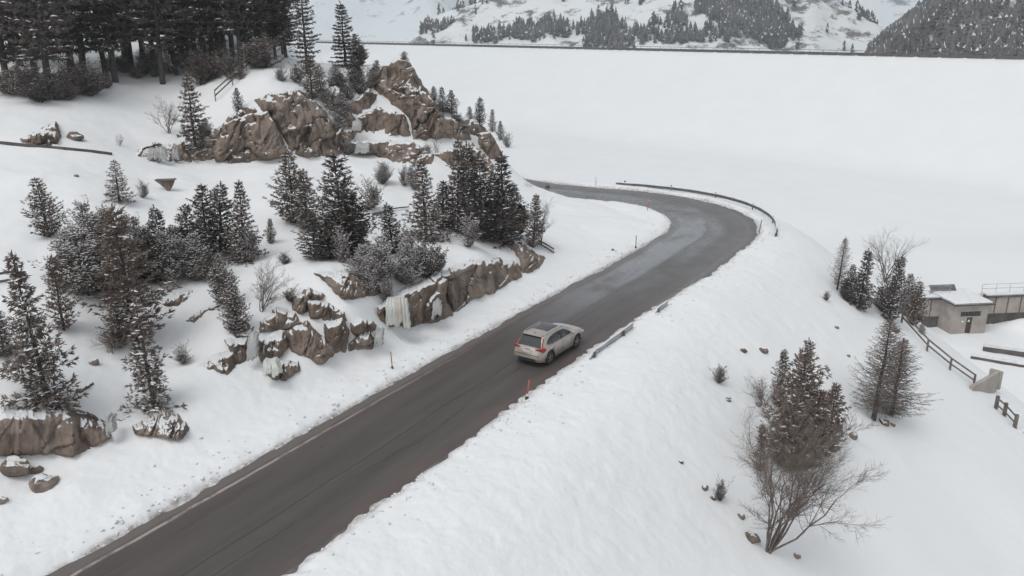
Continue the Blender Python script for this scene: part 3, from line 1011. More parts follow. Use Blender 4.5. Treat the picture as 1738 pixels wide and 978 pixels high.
def rock(poly, label, A=0.8, seed=1, mat='rock', cells=None, group=None, edge=None, name="rock_outcrop", cat="rock", facet=1.0, lean_k=0.7):
    P = np.array(poly, float)
    ext = (P.max(0) - P.min(0))
    step = max(1.2, max(ext) / 120.0)
    u0, v0 = P.min(0) - 7
    u1, v1 = P.max(0) + 7
    us, vs = np.arange(u0, u1 + step, step), np.arange(v0, v1 + step, step)
    U, Vv = np.meshgrid(us, vs)
    sd = poly_sd(U, Vv, poly)
    sd = sd + 2.2 * fbm(U * 0.09, Vv * 0.09, 0, seed + 3, 3)
    W = np.zeros(U.shape + (3,))
    ok = np.ones(U.shape, bool)
    for i in range(U.shape[0]):
        for j in range(U.shape[1]):
            if sd[i, j] < -6:
                ok[i, j] = False
                continue
            h = hit(U[i, j], Vv[i, j], 200)
            if h is None:
                ok[i, j] = False
            else:
                W[i, j] = h
    if ok.sum() < 6:
        return None
    c = W[ok].mean(0)
    size = metres(min(ext), c)
    ww = edge or max(3.0, min(9.0, min(ext) * 0.22))
    m = np.clip(sd / ww, 0, 1)
    dome = 1 - (1 - m) ** 2.2
    nrm = np.array([-c[0], -c[1], 0.0])
    nrm /= np.linalg.norm(nrm)
    nrm = nrm + np.array([0, 0, 0.22])
    nrm /= np.linalg.norm(nrm)
    side = np.cross(nrm, [0, 0, 1]); side /= np.linalg.norm(side)
    upv = np.cross(side, nrm)
    rel = W - c
    a = rel @ side
    b_ = rel @ upv
    rg = np.random.RandomState(seed)
    # height within the face, column by column: the face leans out to stand steep, its top is a ledge
    ins = sd > 0
    big = np.where(ins, Vv, -1e9).max(0)
    sml = np.where(ins, Vv, 1e9).min(0)
    has = ins.any(0)
    fcol = np.where(has[None, :], (big[None, :] - Vv) / np.maximum(big - sml, 6)[None, :], 0)
    fcol = np.clip(fcol, 0, 1)
    Hm = np.where(has, metres(1.0, c) * np.maximum(big - sml, 6), 0)[None, :]
    lean = fcol * np.minimum(Hm * lean_k, 2.6)
    area = max(metres(ext[0], c) * metres(ext[1], c), 0.3)
    warp = 0.55 * fbm(a * 0.45, b_ * 0.45, 0, seed + 9, 4)
    ang = rg.uniform(0.35, 0.8)
    idx = np.where(ok & ins)
    if len(idx[0]) < 4:
        return None

    def plates(n, stretch, amp, tilt, ckw, ckd, frac):
        ja, jb = a * math.cos(ang) + b_ * math.sin(ang) + warp, (-a * math.sin(ang) + b_ * math.cos(ang)) * stretch + warp * 0.6
        pick = rg.choice(len(idx[0]), min(n, len(idx[0])), replace=False)
        sa, sb = ja[idx[0][pick], idx[1][pick]], jb[idx[0][pick], idx[1][pick]]
        if len(sa) < 2:
            return 0 * a
        D2 = np.stack([np.hypot(ja - x, jb - y) * k for x, y, k in zip(sa, sb, rg.uniform(.75, 1.3, len(sa)))], 0)
        o = np.argsort(D2, 0)
        near, nx2 = o[0], o[1]
        d1 = np.take_along_axis(D2, o[:1], 0)[0]
        d2 = np.take_along_axis(D2, o[1:2], 0)[0]
        off = rg.uniform(-1, 1, len(sa))
        tx, ty = rg.uniform(-1, 1, len(sa)), rg.uniform(-1, 0.6, len(sa))
        pl = off[near] * amp + (tx[near] * (ja - sa[near]) + ty[near] * (jb - sb[near])) * tilt
        deep = (hash3(np.minimum(near, nx2), np.maximum(near, nx2), 0, seed) < frac)
        return pl - ckd * np.exp(-((d2 - d1) / ckw) ** 2) * deep
    nbig = cells or int(np.clip(area / 5.0, 3, 16))
    fa = min(A, 1.5) * facet
    step_m = metres(step, c)
    t = plates(nbig, 0.45, 0.22 * fa, 0.30, 0.10 + step_m, 0.30 * fa, 0.55) + plates(nbig * 4, 0.5, 0.08 * fa, 0.24, 0.05 + step_m * .6, 0.12 * fa, 0.45) + plates(nbig * 14, 0.6, 0.025 * fa, 0.16, 0.03 + step_m * .6, 0.03 * fa, 0.4)
    t = t + 0.16 * fa * fbm(a * 0.5, b_ * 0.5, 0, seed + 30, 4) + 0.07 * fbm(a * 2.2, b_ * 1.2, 0, seed + 20, 4)
    t = dome * (0.35 * A + lean + t) - 0.35 * np.clip(-sd / 5.0, 0, 1) - 0.05
    t = np.where(sd > 0, np.maximum(t, -0.03), t)
    Q = W + nrm * t[..., None]
    ids = -np.ones(U.shape, int)
    ids[ok] = np.arange(ok.sum())
    F = []
    lim = max(1.6, size * 0.5) + step * camdepth(c) / FPX * 6
    for i in range(U.shape[0] - 1):
        for j in range(U.shape[1] - 1):
            q = (ids[i, j], ids[i + 1, j], ids[i + 1, j + 1], ids[i, j + 1])
            if min(q) < 0:
                continue
            if np.linalg.norm(W[i, j] - W[i + 1, j + 1]) > lim:
                continue
            F.append(q)
    if not F:
        return None
    me = mesh_from(name, Q[ok] - c, np.array(F), M[mat], None, False)
    ob = link(name, me, None, c)
    tag(ob, label, cat, group)
    return ob


ROCKS = [
    ([(-34, 702), (0, 694), (60, 691), (112, 690), (150, 702), (180, 715), (190, 740), (165, 758), (122, 776), (62, 772), (20, 775), (-34, 776)], "broad low brown rock slab at the lower left edge under the tall snowy pine", 0.9, 11, 'rock_bare'),
    ([(222, 722), (248, 710), (275, 692), (300, 702), (325, 726), (318, 738), (302, 746), (262, 742), (230, 737)], "pointed brown boulder below the thin snowy conifer by the lower left snow shelf", 1.2, 13, 'rock_bare'),
    ([(188, 710), (214, 700), (222, 706), (206, 717)], "small flat rock between the broad slab and the pointed boulder", 0.35, 14, 'rock'),
    ([(124, 660), (158, 645), (162, 652), (142, 668), (128, 669)], "dark rock poking out at the right foot of the tall left pine", 0.5, 17, 'rock_bare'),
    ([(272, 516), (300, 496), (342, 486), (330, 505), (302, 523), (283, 522)], "tilted brown wedge rock in snow left of the small descending conifer", 0.6, 18, 'rock_bare'),
    ([(313, 546), (345, 522), (385, 510), (382, 519), (350, 532), (330, 548)], "thin dark overhanging rock edge in snow below the tilted wedge", 0.5, 19, 'rock_bare'),
    ([(332, 622), (350, 607), (388, 592), (380, 576), (420, 572), (427, 606), (400, 624), (385, 638), (362, 628)], "ragged dark rock at the left end of the broken roadside outcrop", 0.7, 20, 'rock'),
    ([(432, 572), (480, 560), (495, 585), (474, 612), (444, 616), (430, 600)], "mottled brown rock block beside the pale ice streak in the roadside outcrop", 0.8, 21, 'rock'),
    ([(445, 633), (472, 608), (505, 612), (512, 630), (486, 648), (460, 645)], "rounded boulder with ice on its left side at the foot of the outcrop", 0.8, 22, 'rock_bare'),
    ([(480, 562), (520, 545), (560, 578), (576, 600), (546, 622), (520, 608), (492, 600)], "snow-patched rock in the middle of the broken roadside outcrop", 0.8, 23, 'rock_bare'),
    ([(548, 548), (582, 535), (594, 560), (588, 600), (562, 604), (550, 575)], "upright brown rib of rock in the right half of the outcrop", 0.8, 24, 'rock'),
    ([(604, 572), (628, 560), (637, 576), (634, 594), (606, 598), (590, 600), (592, 582)], "block with a dark face between two ice sheets at the outcrop's right end", 0.7, 25, 'rock_bare'),
    ([(493, 502), (525, 486), (552, 502), (540, 520), (512, 535), (495, 527)], "warm brown peaked rock above the broken roadside outcrop", 0.8, 26, 'rock_bare'),
    ([(440, 545), (470, 520), (500, 530), (515, 550), (480, 562), (440, 566)], "speckled rocks and snow to the left below the peaked brown rock", 0.6, 27, 'rock'),
    ([(533, 462), (590, 458), (640, 472), (650, 500), (604, 508), (585, 511), (560, 490)], "dark slanting rock face left of the snow-laden roadside shrubs", 0.9, 28, 'rock_bare'),
    ([(640, 520), (662, 500), (700, 482), (745, 462), (762, 470), (760, 500), (768, 535), (742, 546), (700, 554), (660, 556), (642, 545)], "roadside cliff face around the large yellowish icefall", 1.0, 29, 'rock'),
    ([(745, 462), (800, 440), (850, 440), (880, 445), (886, 470), (862, 485), (838, 497), (800, 512), (770, 535), (752, 500)], "long brown roadside cliff right of the icefall, opposite the car", 1.1, 30, 'rock_bare'),
    ([(848, 408), (872, 402), (905, 425), (926, 438), (918, 458), (886, 466), (880, 440)], "smooth brown cliff end where the roadside rocks run out towards the bend", 1.0, 31, 'rock_bare'),
    ([(318, 273), (345, 232), (380, 210), (420, 195), (455, 192), (480, 232), (492, 268), (440, 274), (370, 278)], "snow-flecked left half of the upper cliff behind the track", 1.5, 32, 'rock'),
    ([(428, 168), (470, 158), (500, 155), (545, 180), (575, 232), (592, 262), (560, 268), (500, 266), (470, 215)], "steep smooth grey-brown slabs in the middle of the upper cliff", 1.8, 33, 'rock_bare'),
    ([(596, 205), (640, 182), (690, 197), (697, 230), (650, 234), (603, 230)], "large square block with a snow cap on the upper right cliff", 1.6, 34, 'rock_bare'),
    ([(632, 150), (650, 115), (678, 105), (704, 109), (722, 150), (742, 180), (768, 213), (770, 235), (700, 238), (694, 200), (660, 172)], "tall leaning brown slab forming the top of the cliff by the dam", 2.2, 35, 'rock_bare'),
    ([(586, 238), (640, 238), (700, 240), (738, 262), (735, 280), (700, 286), (650, 266), (600, 264)], "low icy rock band at the foot of the snow-capped block", 1.0, 36, 'rock'),
    ([(810, 226), (830, 222), (850, 240), (866, 262), (856, 276), (826, 266), (811, 246)], "round dark boulder on the ridge end against the dam snow", 1.6, 37, 'rock_bare'),
    ([(34, 236), (60, 224), (95, 208), (106, 222), (100, 246), (60, 249), (40, 245)], "brown rock outcrop standing in upper left snow beside the track", 1.8, 38, 'rock_bare'),
    ([(228, 264), (238, 248), (262, 243), (286, 246), (312, 240), (324, 274), (262, 277)], "low rock step hung with icicles at the left end of the upper cliff", 0.8, 40, 'rock_bare'),
    ([(745, 196), (772, 200), (796, 222), (800, 238), (775, 238), (760, 232)], "pale rounded rock shoulder right of the leaning slab", 1.2, 41, 'rock'),
    ([(515, 505), (545, 508), (585, 530), (588, 545), (560, 550), (528, 542)], "brown rock filling the gap under the peaked rock in the broken outcrop", 0.8, 61, 'rock'),
    ([(596, 545), (622, 540), (640, 552), (634, 566), (606, 572), (594, 562)], "small rock with a snow cap just above the outcrop's right end block", 0.6, 62, 'rock'),
    ([(388, 548), (415, 545), (432, 556), (428, 572), (400, 574), (388, 562)], "small rock step left of the speckled rocks under the lowest pine of the row", 0.6, 63, 'rock'),
    ([(556, 236), (580, 218), (606, 222), (600, 262), (572, 264)], "shadowed rock joining the two halves of the upper cliff at its foot", 1.2, 64, 'rock'),
    ([(572, 186), (592, 186), (604, 204), (600, 232), (582, 224)], "narrow rock rib beside the gully between the upper cliff halves", 1.0, 65, 'rock'),
    ([(796, 240), (822, 258), (838, 280), (836, 296), (812, 286), (790, 260)], "brown rock below the round ridge boulder behind the dense tree row", 1.0, 66, 'rock'),
    ([(380, 205), (420, 178), (440, 186), (430, 200), (395, 215)], "low snowy rock edge at the top left of the upper cliff", 1.0, 67, 'rock'),
    ([(772, 198), (798, 200), (832, 216), (838, 228), (812, 236), (790, 226)], "broken rocks under the small pines on the descending ridge line", 0.9, 46, 'rock'),
    ([(735, 262), (765, 250), (800, 262), (822, 288), (800, 300), (765, 285)], "snowy rocks scattered on the slope below the ridge boulder", 0.8, 42, 'rock'),
    ([(545, 150), (575, 145), (590, 170), (570, 190), (552, 185)], "dark ledges with snow between the upper cliff halves", 0.8, 43, 'rock_snowy'),
    ([(590, 178), (625, 150), (645, 160), (630, 185), (600, 200)], "snow-topped ledge above the square block", 1.0, 44, 'rock'),
]
for poly, lab, A, seed, mt in ROCKS:
    rock(poly, lab, A, seed, mt, group=None)

# single stones
STONES = [
    (74, 826, 46, "snow-capped boulder standing alone on the lower left snow shelf", 51), (26, 798, 50, "brown boulder just below the broad slab at the left edge", 52),
    (4, 852, 20, "tiny brown stone cut by the left edge in the lower snow", 53), (127, 236, 30, "small rock lying right of the upper left outcrop", 54),
    (62, 800, 22, "smaller stone between the broad slab and the lone snow-capped boulder", 55), (1210, 846, 12, "flat little stone beside the dark pine sprig left of the bare shrub", 56),
    (1375, 760, 14, "little stone showing under the brown pine's right side", 57), (1424, 725, 12, "stone among the bare twigs left of the larch foot", 58),
    (1196, 829, 14, "dark stone in the embankment snow left of the bare shrub", 1), (1276, 915, 26, "flat brown stone at the foot of the big bare shrub", 2),
    (1287, 688, 12, "small dark stone left of the brown pine on the embankment", 3), (1290, 674, 8, "tiny stone above the small dark one left of the brown pine", 4),
    (1448, 742, 18, "dark stone between the brown pine and the larch", 5), (1500, 718, 22, "dark stone at the foot of the bare larch", 6),
    (1515, 722, 10, "small stone right of the stone under the larch", 7), (1236, 679, 12, "small dark stone below the low pine sprig", 8),
    (1296, 597, 14, "little half-buried stone uphill of the brown pine", 9), (1420, 557, 8, "small stone in the snow below the dark conifer group", 10),
    (1156, 785, 9, "lone small stone on the smooth embankment snow", 11), (1518, 562, 16, "stone beside the top of the embankment fence", 12),
    (1537, 580, 12, "stone right below the fence top by the larch crown", 13), (712, 806, 8, "lump of grey ice on the right road edge", 14),
    (8, 512, 8, "small dark stone in the snow under the left log fence", 15), (130, 300, 9, "tiny stone on the smooth slope above the round pine", 16),
    (465, 347, 15, "small dark tuft of rock on the upper snow bench", 17), (1040, 425, 6, "tiny stone on the snow inside the bend", 18), (160, 618, 18, "dark stone right of the tall left pine's middle", 19),
    (1262, 597, 12, "little stone left of the half-buried stone uphill of the brown pine", 20), (1440, 605, 8, "small stone left of the larch's upper branches", 21),
    (1258, 878, 14, "dark stone left of the big bare shrub's stems", 22), (1352, 945, 14, "dark stone right of the big bare shrub's foot near the lower edge", 23),
]


def stone(u, v, wpx, label, seed):
    p = hit(u, v)
    if p is None:
        return
    w = metres(wpx, p)
    rg = random.Random(seed)
    V, F = [], []
    n1, n2 = 7, 10
    for i in range(n1 + 1):
        th = PI * i / n1
        for j in range(n2):
            ph = 2 * PI * j / n2
            x, y, z = math.sin(th) * math.cos(ph), math.sin(th) * math.sin(ph), math.cos(th)
            k = 1 + 0.28 * float(noise3(x * 1.6, y * 1.6, z * 1.6, seed)) + 0.10 * float(noise3(x * 4, y * 4, z * 4, seed + 2))
            V.append((x * k * w * 0.5, y * k * w * 0.42, z * k * w * 0.34))
    for i in range(n1):
        for j in range(n2):
            F.append((i * n2 + j, (i + 1) * n2 + j, (i + 1) * n2 + (j + 1) % n2, i * n2 + (j + 1) % n2))
    me = mesh_from("stone", V, F, M['rock_bare'])
    o = link("stone", me, None, p + np.array([0, 0, w * 0.10]), rg.random() * 6)
    tag(o, label, "stone")


for u, v, w, lab, sd in STONES:
    stone(u, v, w, lab, sd)


# ------------------------------------------------------------------ ice
def icefall(u0, u1, vt, vb, label, seed, mat='ice', n=8, name="icefall", push=0.5):
    rg = random.Random(seed)
    base = hit((u0 + u1) / 2, vb)
    if base is None:
        return
    toc = np.array([-base[0], -base[1], 0.0]); toc /= np.linalg.norm(toc)
    root = empty(name, base)
    tag(root, label, "icefall")
    yb = base[1] + toc[1] * push
    nu, nt_ = n * 7, 16
    ph = [rg.uniform(0, 6.28) for _ in range(3)]
    drop = [rg.uniform(0.0, 0.26) for _ in range(n + 1)]
    wd = metres((u1 - u0), base)
    V, F, Mi = [], [], []
    for i in range(nu + 1):
        f = i / nu
        col_ = f * n
        u = u0 + (u1 - u0) * f
        ridge = abs(math.sin(PI * (col_ + 0.25 * math.sin(col_ * 1.7 + ph[0])))) ** 0.6
        k0 = int(min(col_, n - 1))
        dr = drop[k0] * (1 if k0 % 3 else 0.2) + 0.10 * (1 - ridge)
        edge = min(1.0, min(f, 1 - f) * 5) ** 0.5
        vtt = vt + (1 - edge) * (vb - vt) * 0.12 + 1.5 * math.sin(f * 9 + ph[1])
        vbb = vb - (vb - vt) * dr
        for q in range(nt_ + 1):
            g = q / nt_
            uu = u + (1.2 * math.sin(g * 3 + ph[2]) + (u - (u0 + u1) / 2) * 0.10 * g)
            y = yb + 0.55 * (1 - g) ** 2 - (0.16 * ridge + 0.16 * edge) * (0.35 + 0.65 * math.sin(PI * min(1, g * 1.2 + 0.1))) * min(1.5, wd / 2)
            p_ = on_y(uu, vtt + (vbb - vtt) * g, y)
            p_[0] += 0.02 * math.sin(g * 17 + i)
            V.append(p_ - base)
    ns = nt_ + 1
    for i in range(nu):
        m_ = 1 if (mat == 'ice' and hash3(int(i * n / nu), 3, 1, seed) > 0.62) else 0
        for q in range(nt_):
            F.append((i * ns + q, (i + 1) * ns + q, (i + 1) * ns + q + 1, i * ns + q + 1)); Mi.append(m_)
    nb = len(V)
    V += [v + np.array([0, 0.35, 0]) for v in V]
    for i in range(nu):
        F.append((i * ns + nt_, (i + 1) * ns + nt_, nb + (i + 1) * ns + nt_, nb + i * ns + nt_)); Mi.append(0)
        F.append((i * ns, nb + i * ns, nb + (i + 1) * ns, (i + 1) * ns)); Mi.append(0)
    for q in range(nt_):
        F.append((q, q + 1, nb + q + 1, nb + q)); Mi.append(0)
        e = nu * ns
        F.append((e + q, nb + e + q, nb + e + q + 1, e + q + 1)); Mi.append(0)
    link("ice_columns", mesh_from("ice_columns", V, F, [M[mat], M['ice_tan']], Mi, True), root)


icefall(655, 693, 506, 560, "large yellowish white icefall hanging on the roadside cliff", 1, n=7, push=0.75)
icefall(733, 748, 510, 543, "narrow grey ice streak right of the large icefall", 2, 'ice_grey', 3, push=1.1)
icefall(636, 650, 560, 588, "rounded pale ice sheet at the right end of the broken outcrop", 3, 'ice_grey', 3, push=0.5)
icefall(420, 436, 566, 614, "pale ice streak between two brown rocks of the broken outcrop", 4, 'ice_grey', 3, push=0.7)
icefall(447, 474, 612, 642, "icicles on the left side of the rounded boulder", 5, 'ice', 6, push=0.9)
icefall(252, 282, 251, 272, "row of icicles on the low rock step left of the upper cliff", 6, 'ice_grey', 9, push=0.9)
icefall(292, 302, 252, 273, "short icicles right of the icicle row on the low rock step", 7, 'ice_grey', 4, push=0.75)
icefall(597, 612, 204, 224, "small grey icefall on the left of the square snow-capped block", 8, 'ice_grey', 4, push=1.4)
icefall(602, 625, 243, 262, "grey icicles on the low rock band under the square block", 9, 'ice_grey', 6, push=1.0)
icefall(180, 192, 708, 742, "pale ice at the right end of the broad lower left slab", 10, 'ice_grey', 3, push=0.6)



# ploughed lumps of snow lying along both road edges
def snow_clods():
    rg = np.random.RandomState(5)
    N = 1700
    ss = rg.uniform(20, 118, N)
    rt = rg.uniform(0, 1, N) < 0.5
    off = rg.exponential(0.55, N) + 0.02
    V, F = [], []
    oct_ = np.array([(1, 0, 0), (0, 1, 0), (-1, 0, 0), (0, -1, 0), (0, 0, 1), (0, 0, -1), (.6, .6, .5), (-.6, .5, .5)])
    tri = [(0, 6, 4), (6, 1, 4), (1, 7, 4), (7, 2, 4), (2, 3, 4), (3, 0, 4), (0, 1, 6), (1, 2, 7), (0, 5, 1), (1, 5, 2), (2, 5, 3), (3, 5, 0)]
    for s, r, o in zip(ss, rt, off):
        d = (float(right_edge(np.array(s))) + 0.25 + o) if r else -(3.6 + o)
        if abs(d) > 7.5:
            continue
        q, _ = road_point(s, d)
        z = zat(q[0], q[1])
        k = rg.uniform(0.03, 0.085) * (0.6 + 0.6 * rg.rand() ** 2)
        b = len(V)
        J = oct_ * rg.uniform(0.7, 1.3, oct_.shape) * k * np.array([1.2, 1.0, 0.75])
        a = rg.uniform(0, 6.28)
        for x, y, zz in J:
            V.append((q[0] + x * math.cos(a) - y * math.sin(a), q[1] + x * math.sin(a) + y * math.cos(a), z + k * 0.35 + zz))
        F += [(b + i, b + j, b + m) for i, j, m in tri]
    me = mesh_from("snow_clods", np.array(V), np.array(F), M['snow_pad'])
    tag(link("snow_clods", me), "small white lumps of ploughed snow scattered along both road edges", "snow lumps", kind="stuff")


snow_clods()


# ------------------------------------------------------------------ conifers
def blade_mesh(tufts, rg, name, mats, pads, extra=None):
    """tufts: (pos, dir, length, width, count, spread); every tuft = a spray of narrow triangles; pads: snow lumps"""
    V, F, Mi = [], [], []
    for (p, d, L, w, cnt, spr) in tufts:
        p = np.array(p); d = np.array(d); d = d / (np.linalg.norm(d) + 1e-9)
        for k in range(cnt):
            r = np.array([rg.gauss(0, 1), rg.gauss(0, 1), rg.gauss(0, 1)])
            q = d + r * spr
            q /= np.linalg.norm(q) + 1e-9
            s = np.cross(q, [rg.uniform(-1, 1), rg.uniform(-1, 1), rg.uniform(-1, 1)])
            s /= np.linalg.norm(s) + 1e-9
            l = L * rg.uniform(0.6, 1.15)
            b = len(V)
            st = p - q * l * 0.15
            V += [st - s * w * 0.35, p + q * l * 0.5 + s * w * 0.6, p + q * l, p + q * l * 0.5 - s * w * 0.5]
            F.append((b, b + 1, b + 2, b + 3)); Mi.append(0)
    for (p, sx, sy, sz, rot) in pads:
        b = len(V)
        c, s = math.cos(rot), math.sin(rot)
        ring = []
        for k in range(6):
            a = 2 * PI * k / 6
            rr = rg.uniform(0.65, 1.15)
            x, y = sx * rr * math.cos(a), sy * rr * math.sin(a)
            V.append((p[0] + x * c - y * s, p[1] + x * s + y * c, p[2] - sz * 0.5 + rg.uniform(-.2, .2) * sz))
        V.append((p[0], p[1], p[2] + sz * 0.6))
        V.append((p[0], p[1], p[2] - sz * 0.8))
        for k in range(6):
            F.append((b + k, b + (k + 1) % 6, b + 6)); Mi.append(1)
            F.append((b + (k + 1) % 6, b + k, b + 7)); Mi.append(1)
    return mesh_from(name, np.array(V, dtype=float), F, mats, Mi)


def conifer_proto(seed, h=6.0, r=1.35, style='pine', snow=0.35, nm='needles', base=0.04, dens=1.0, tops=1):
    """returns (trunk mesh, branches mesh, crown mesh) of a conifer about h metres tall"""
    rg = random.Random(seed)
    tr, brs = MB(), []
    tufts, pads = [], []
    lean = (rg.uniform(-.03, .03), rg.uniform(-.03, .03))
    stems = [(0, 0, h)]
    for k in range(tops - 1):
        a = rg.random() * 6.28
        stems.append((math.cos(a) * r * 0.45, math.sin(a) * r * 0.45, h * rg.uniform(0.6, 0.85)))
    for (ox, oy, hh) in stems:
        R = r if (ox, oy) == (0, 0) else r * 0.7
        br = MB()
        brs.append(br)
        def axis(z):
            t = z / hh
            return np.array([ox * min(1, t * 3) + lean[0] * z + 0.02 * math.sin(z * 2 + seed), oy * min(1, t * 3) + lean[1] * z, z])
        n = 10
        tr.tube([axis(hh * i / n) - (np.array([0, 0, 0.5]) if i == 0 else 0) for i in range(n + 1)],
                [max(0.012, hh * 0.018 * (1 - i / n) + 0.01) for i in range(n + 1)], 7)
        z = hh * base
        while z < hh * 0.985:
            t = (z / hh - base) / (1 - base)
            if style == 'pine':
                prof = (1 - t) ** 0.62 * (0.72 + 0.28 * min(1, t * 4))
            elif style == 'spruce':
                prof = (1 - t) ** 0.85
            elif style == 'tall':
                prof = (1 - t) ** 0.55 * min(1, 0.45 + t * 3)
            elif style == 'larch':
                prof = (1 - t) ** 0.8 * min(1, 0.5 + t * 3)
            else:
                prof = (1 - t) ** 0.5
            nb = max(4, int(round((6 + 4 * (1 - t)) * dens)))
            a0 = rg.random() * 6.28
            for k in range(nb):
                a = a0 + 2 * PI * (k + rg.uniform(-.3, .3)) / nb
                L = R * prof * rg.uniform(0.50, 1.25) * (1 + 0.22 * math.sin(a * 2 + seed * 1.7 + z * 1.3)) + 0.05 * h / 6
                if style == 'bush':
                    L *= rg.uniform(0.35, 1.35)
                if rg.random() < (0.07 if style != 'bush' else 0.3):
                    continue
                rise = {'pine': 0.34, 'spruce': -0.12, 'tall': -0.10, 'larch': 0.02, 'bush': 0.5}[style] + 0.5 * t * (style != 'pine') + rg.uniform(-.08, .08)
                p0 = axis(z)
                dr = np.array([math.cos(a), math.sin(a), 0])
                npt = 5
                pts = []
                for q in range(npt + 1):
                    f = q / npt
                    curl = 0.28 * L * f * f if style in ('pine', 'bush', 'larch') else (-0.10 * L * f + 0.22 * L * f * f)
                    pts.append(p0 + dr * L * f + np.array([0, 0, rise * L * f + curl]))
                br.tube(pts, [max(0.006, 0.011 * h / 6 * (1.6 - 1.3 * q / npt)) for q in range(npt + 1)], 4, cap=False)
                if style == 'larch':
                    side = np.cross(dr, [0, 0, 1])
                    for q in range(int(5 + L * 7)):
                        f = rg.uniform(0.15, 1)
                        pp = p0 + dr * L * f + np.array([0, 0, rise * L * f + 0.28 * L * f * f])
                        sgn = rg.choice((-1, 1))
                        l2 = rg.uniform(0.12, 0.38) * (1.1 - 0.5 * f)
                        e = pp + (side * sgn * 0.8 + dr * 0.7 + np.array([0, 0, rg.uniform(-.4, .3)])) * l2
                        br.tube([pp, (pp + e) / 2 + np.array([0, 0, -0.02]), e], [0.009, 0.007, 0.005], 3, cap=False)
                    continue
                sc = (h / 6) ** 0.7
                side = np.cross(dr, [0, 0, 1])
                nt = max(3, int(round(L / (0.115 * sc))))
                for q in range(nt):
                    f = 0.18 + 0.84 * (q + rg.random()) / nt
                    f = min(f, 1.03)
                    curl = 0.28 * L * f * f if style in ('pine', 'bush') else (-0.10 * L * f + 0.22 * L * f * f)
                    spread = (0.25 + 0.9 * f * (1.15 - f)) * L * 0.42
                    sg = rg.uniform(-1, 1)
                    sd = side * sg * spread
                    pp = p0 + dr * L * f + sd + np.array([0, 0, rise * L * f + curl - abs(sg) * 0.05 * sc + rg.uniform(-.025, .025)])
                    d = dr * 0.8 + side * sg * 0.9 + np.array([0, 0, 0.45 if style in ('pine', 'bush') else 0.0])
                    tufts.append((pp, d, 0.26 * sc, 0.050 * sc, 6, 0.45))
                    if rg.random() < snow * 0.66:
                        pads.append((pp + np.array([0, 0, 0.045 * sc]) + d * 0.04, 0.17 * sc * rg.uniform(.5, 1.5), 0.070 * sc * rg.uniform(.6, 1.4), 0.04 * sc, a + sg * 0.9 + rg.uniform(-.4, .4)))
            z += hh * {'larch': 0.026, 'tall': 0.031, 'bush': 0.075}.get(style, 0.050) * rg.uniform(0.8, 1.2) * (1.25 - 0.4 * t) / max(dens, .6) ** 0.5
        for q in range(3):
            tufts.append((axis(hh * (0.95 + 0.025 * q)), (0, 0, 1), 0.24 * h / 6, 0.05 * h / 6, 5, 0.3))
    mt = tr.mesh("trunk", M['bark'], True)
    mb_ = [b_.mesh("branches", M['bark'] if style != 'larch' else M['twig']) for b_ in brs]
    mc = blade_mesh(tufts, rg, "crown", [M[nm], M['snow_pad']], pads) if tufts else None
    return mt, mb_, mc, h


PRO = {}


def proto(key):
    if key in PRO:
        return PRO[key]
    spec = {
        'pineA': dict(seed=1, r=1.30, style='pine', snow=0.30), 'pineB': dict(seed=2, r=1.15, style='pine', snow=0.22, nm='needles_dark'),
        'pineC': dict(seed=3, r=1.55, style='pine', snow=0.75, tops=2), 'pineD': dict(seed=4, r=1.0, style='pine', snow=0.34),
        'pineE': dict(seed=44, r=1.35, style='pine', snow=0.20, nm='needles_dark', tops=2),
        'spruceA': dict(seed=5, r=1.2, style='spruce', snow=0.30), 'spruceB': dict(seed=6, r=1.0, style='spruce', snow=0.38, dens=0.8),
        'spruceC': dict(seed=7, r=1.35, style='spruce', snow=0.42, dens=0.75),
        'darkA': dict(seed=8, r=1.05, style='spruce', snow=0.10, nm='needles_dark'), 'darkB': dict(seed=9, r=1.25, style='pine', snow=0.10, nm='needles_dark'),
        'brownA': dict(seed=10, r=1.25, style='pine', snow=0.16, nm='needles_brown', dens=0.9), 'brownB': dict(seed=12, r=1.9, style='pine', snow=0.18, nm='needles_brown', tops=3, dens=0.8),
        'snowyA': dict(seed=13, r=2.2, style='bush', snow=1.3, tops=4, dens=1.2), 'snowyB': dict(seed=14, r=2.6, style='bush', snow=1.4, tops=5, dens=1.2),
        'snowyC': dict(seed=15, r=2.0, style='pine', snow=1.1, tops=3),
        'bushA': dict(seed=31, h=3.0, r=1.5, style='bush', snow=0.30, tops=4, nm='needles', dens=0.6), 'bushB': dict(seed=32, h=3.0, r=1.8, style='bush', snow=0.15, tops=5, nm='needles_dark', dens=0.5),
        'bushS': dict(seed=34, h=3.0, r=1.5, style='bush', snow=1.1, tops=4, nm='needles', dens=0.7),
        'bushC': dict(seed=33, h=3.0, r=1.6, style='bush', snow=0.5, tops=4, nm='needles_brown', dens=0.5),
        'larchA': dict(seed=16, r=1.45, style='larch', base=0.12), 'larchB': dict(seed=17, r=1.2, style='larch', base=0.1),
        'larchC': dict(seed=18, r=1.9, style='larch', base=0.06, dens=1.2),
        'tallA': dict(seed=21, h=18.0, r=3.3, style='tall', base=0.17, nm='needles_dark', snow=0.13, dens=1.1),
        'tallB': dict(seed=22, h=18.0, r=3.1, style='tall', base=0.22, nm='needles_dark', snow=0.16, dens=1.0),
        'tallC': dict(seed=23, h=18.0, r=3.4, style='tall', base=0.17, nm='needles_dark', snow=0.12, dens=1.1),
        'tallD': dict(seed=24, h=18.0, r=2.3, style='tall', base=0.10, nm='needles_dark', snow=0.14, dens=0.75),
    }[key]
    PRO[key] = conifer_proto(**spec)
    return PRO[key]


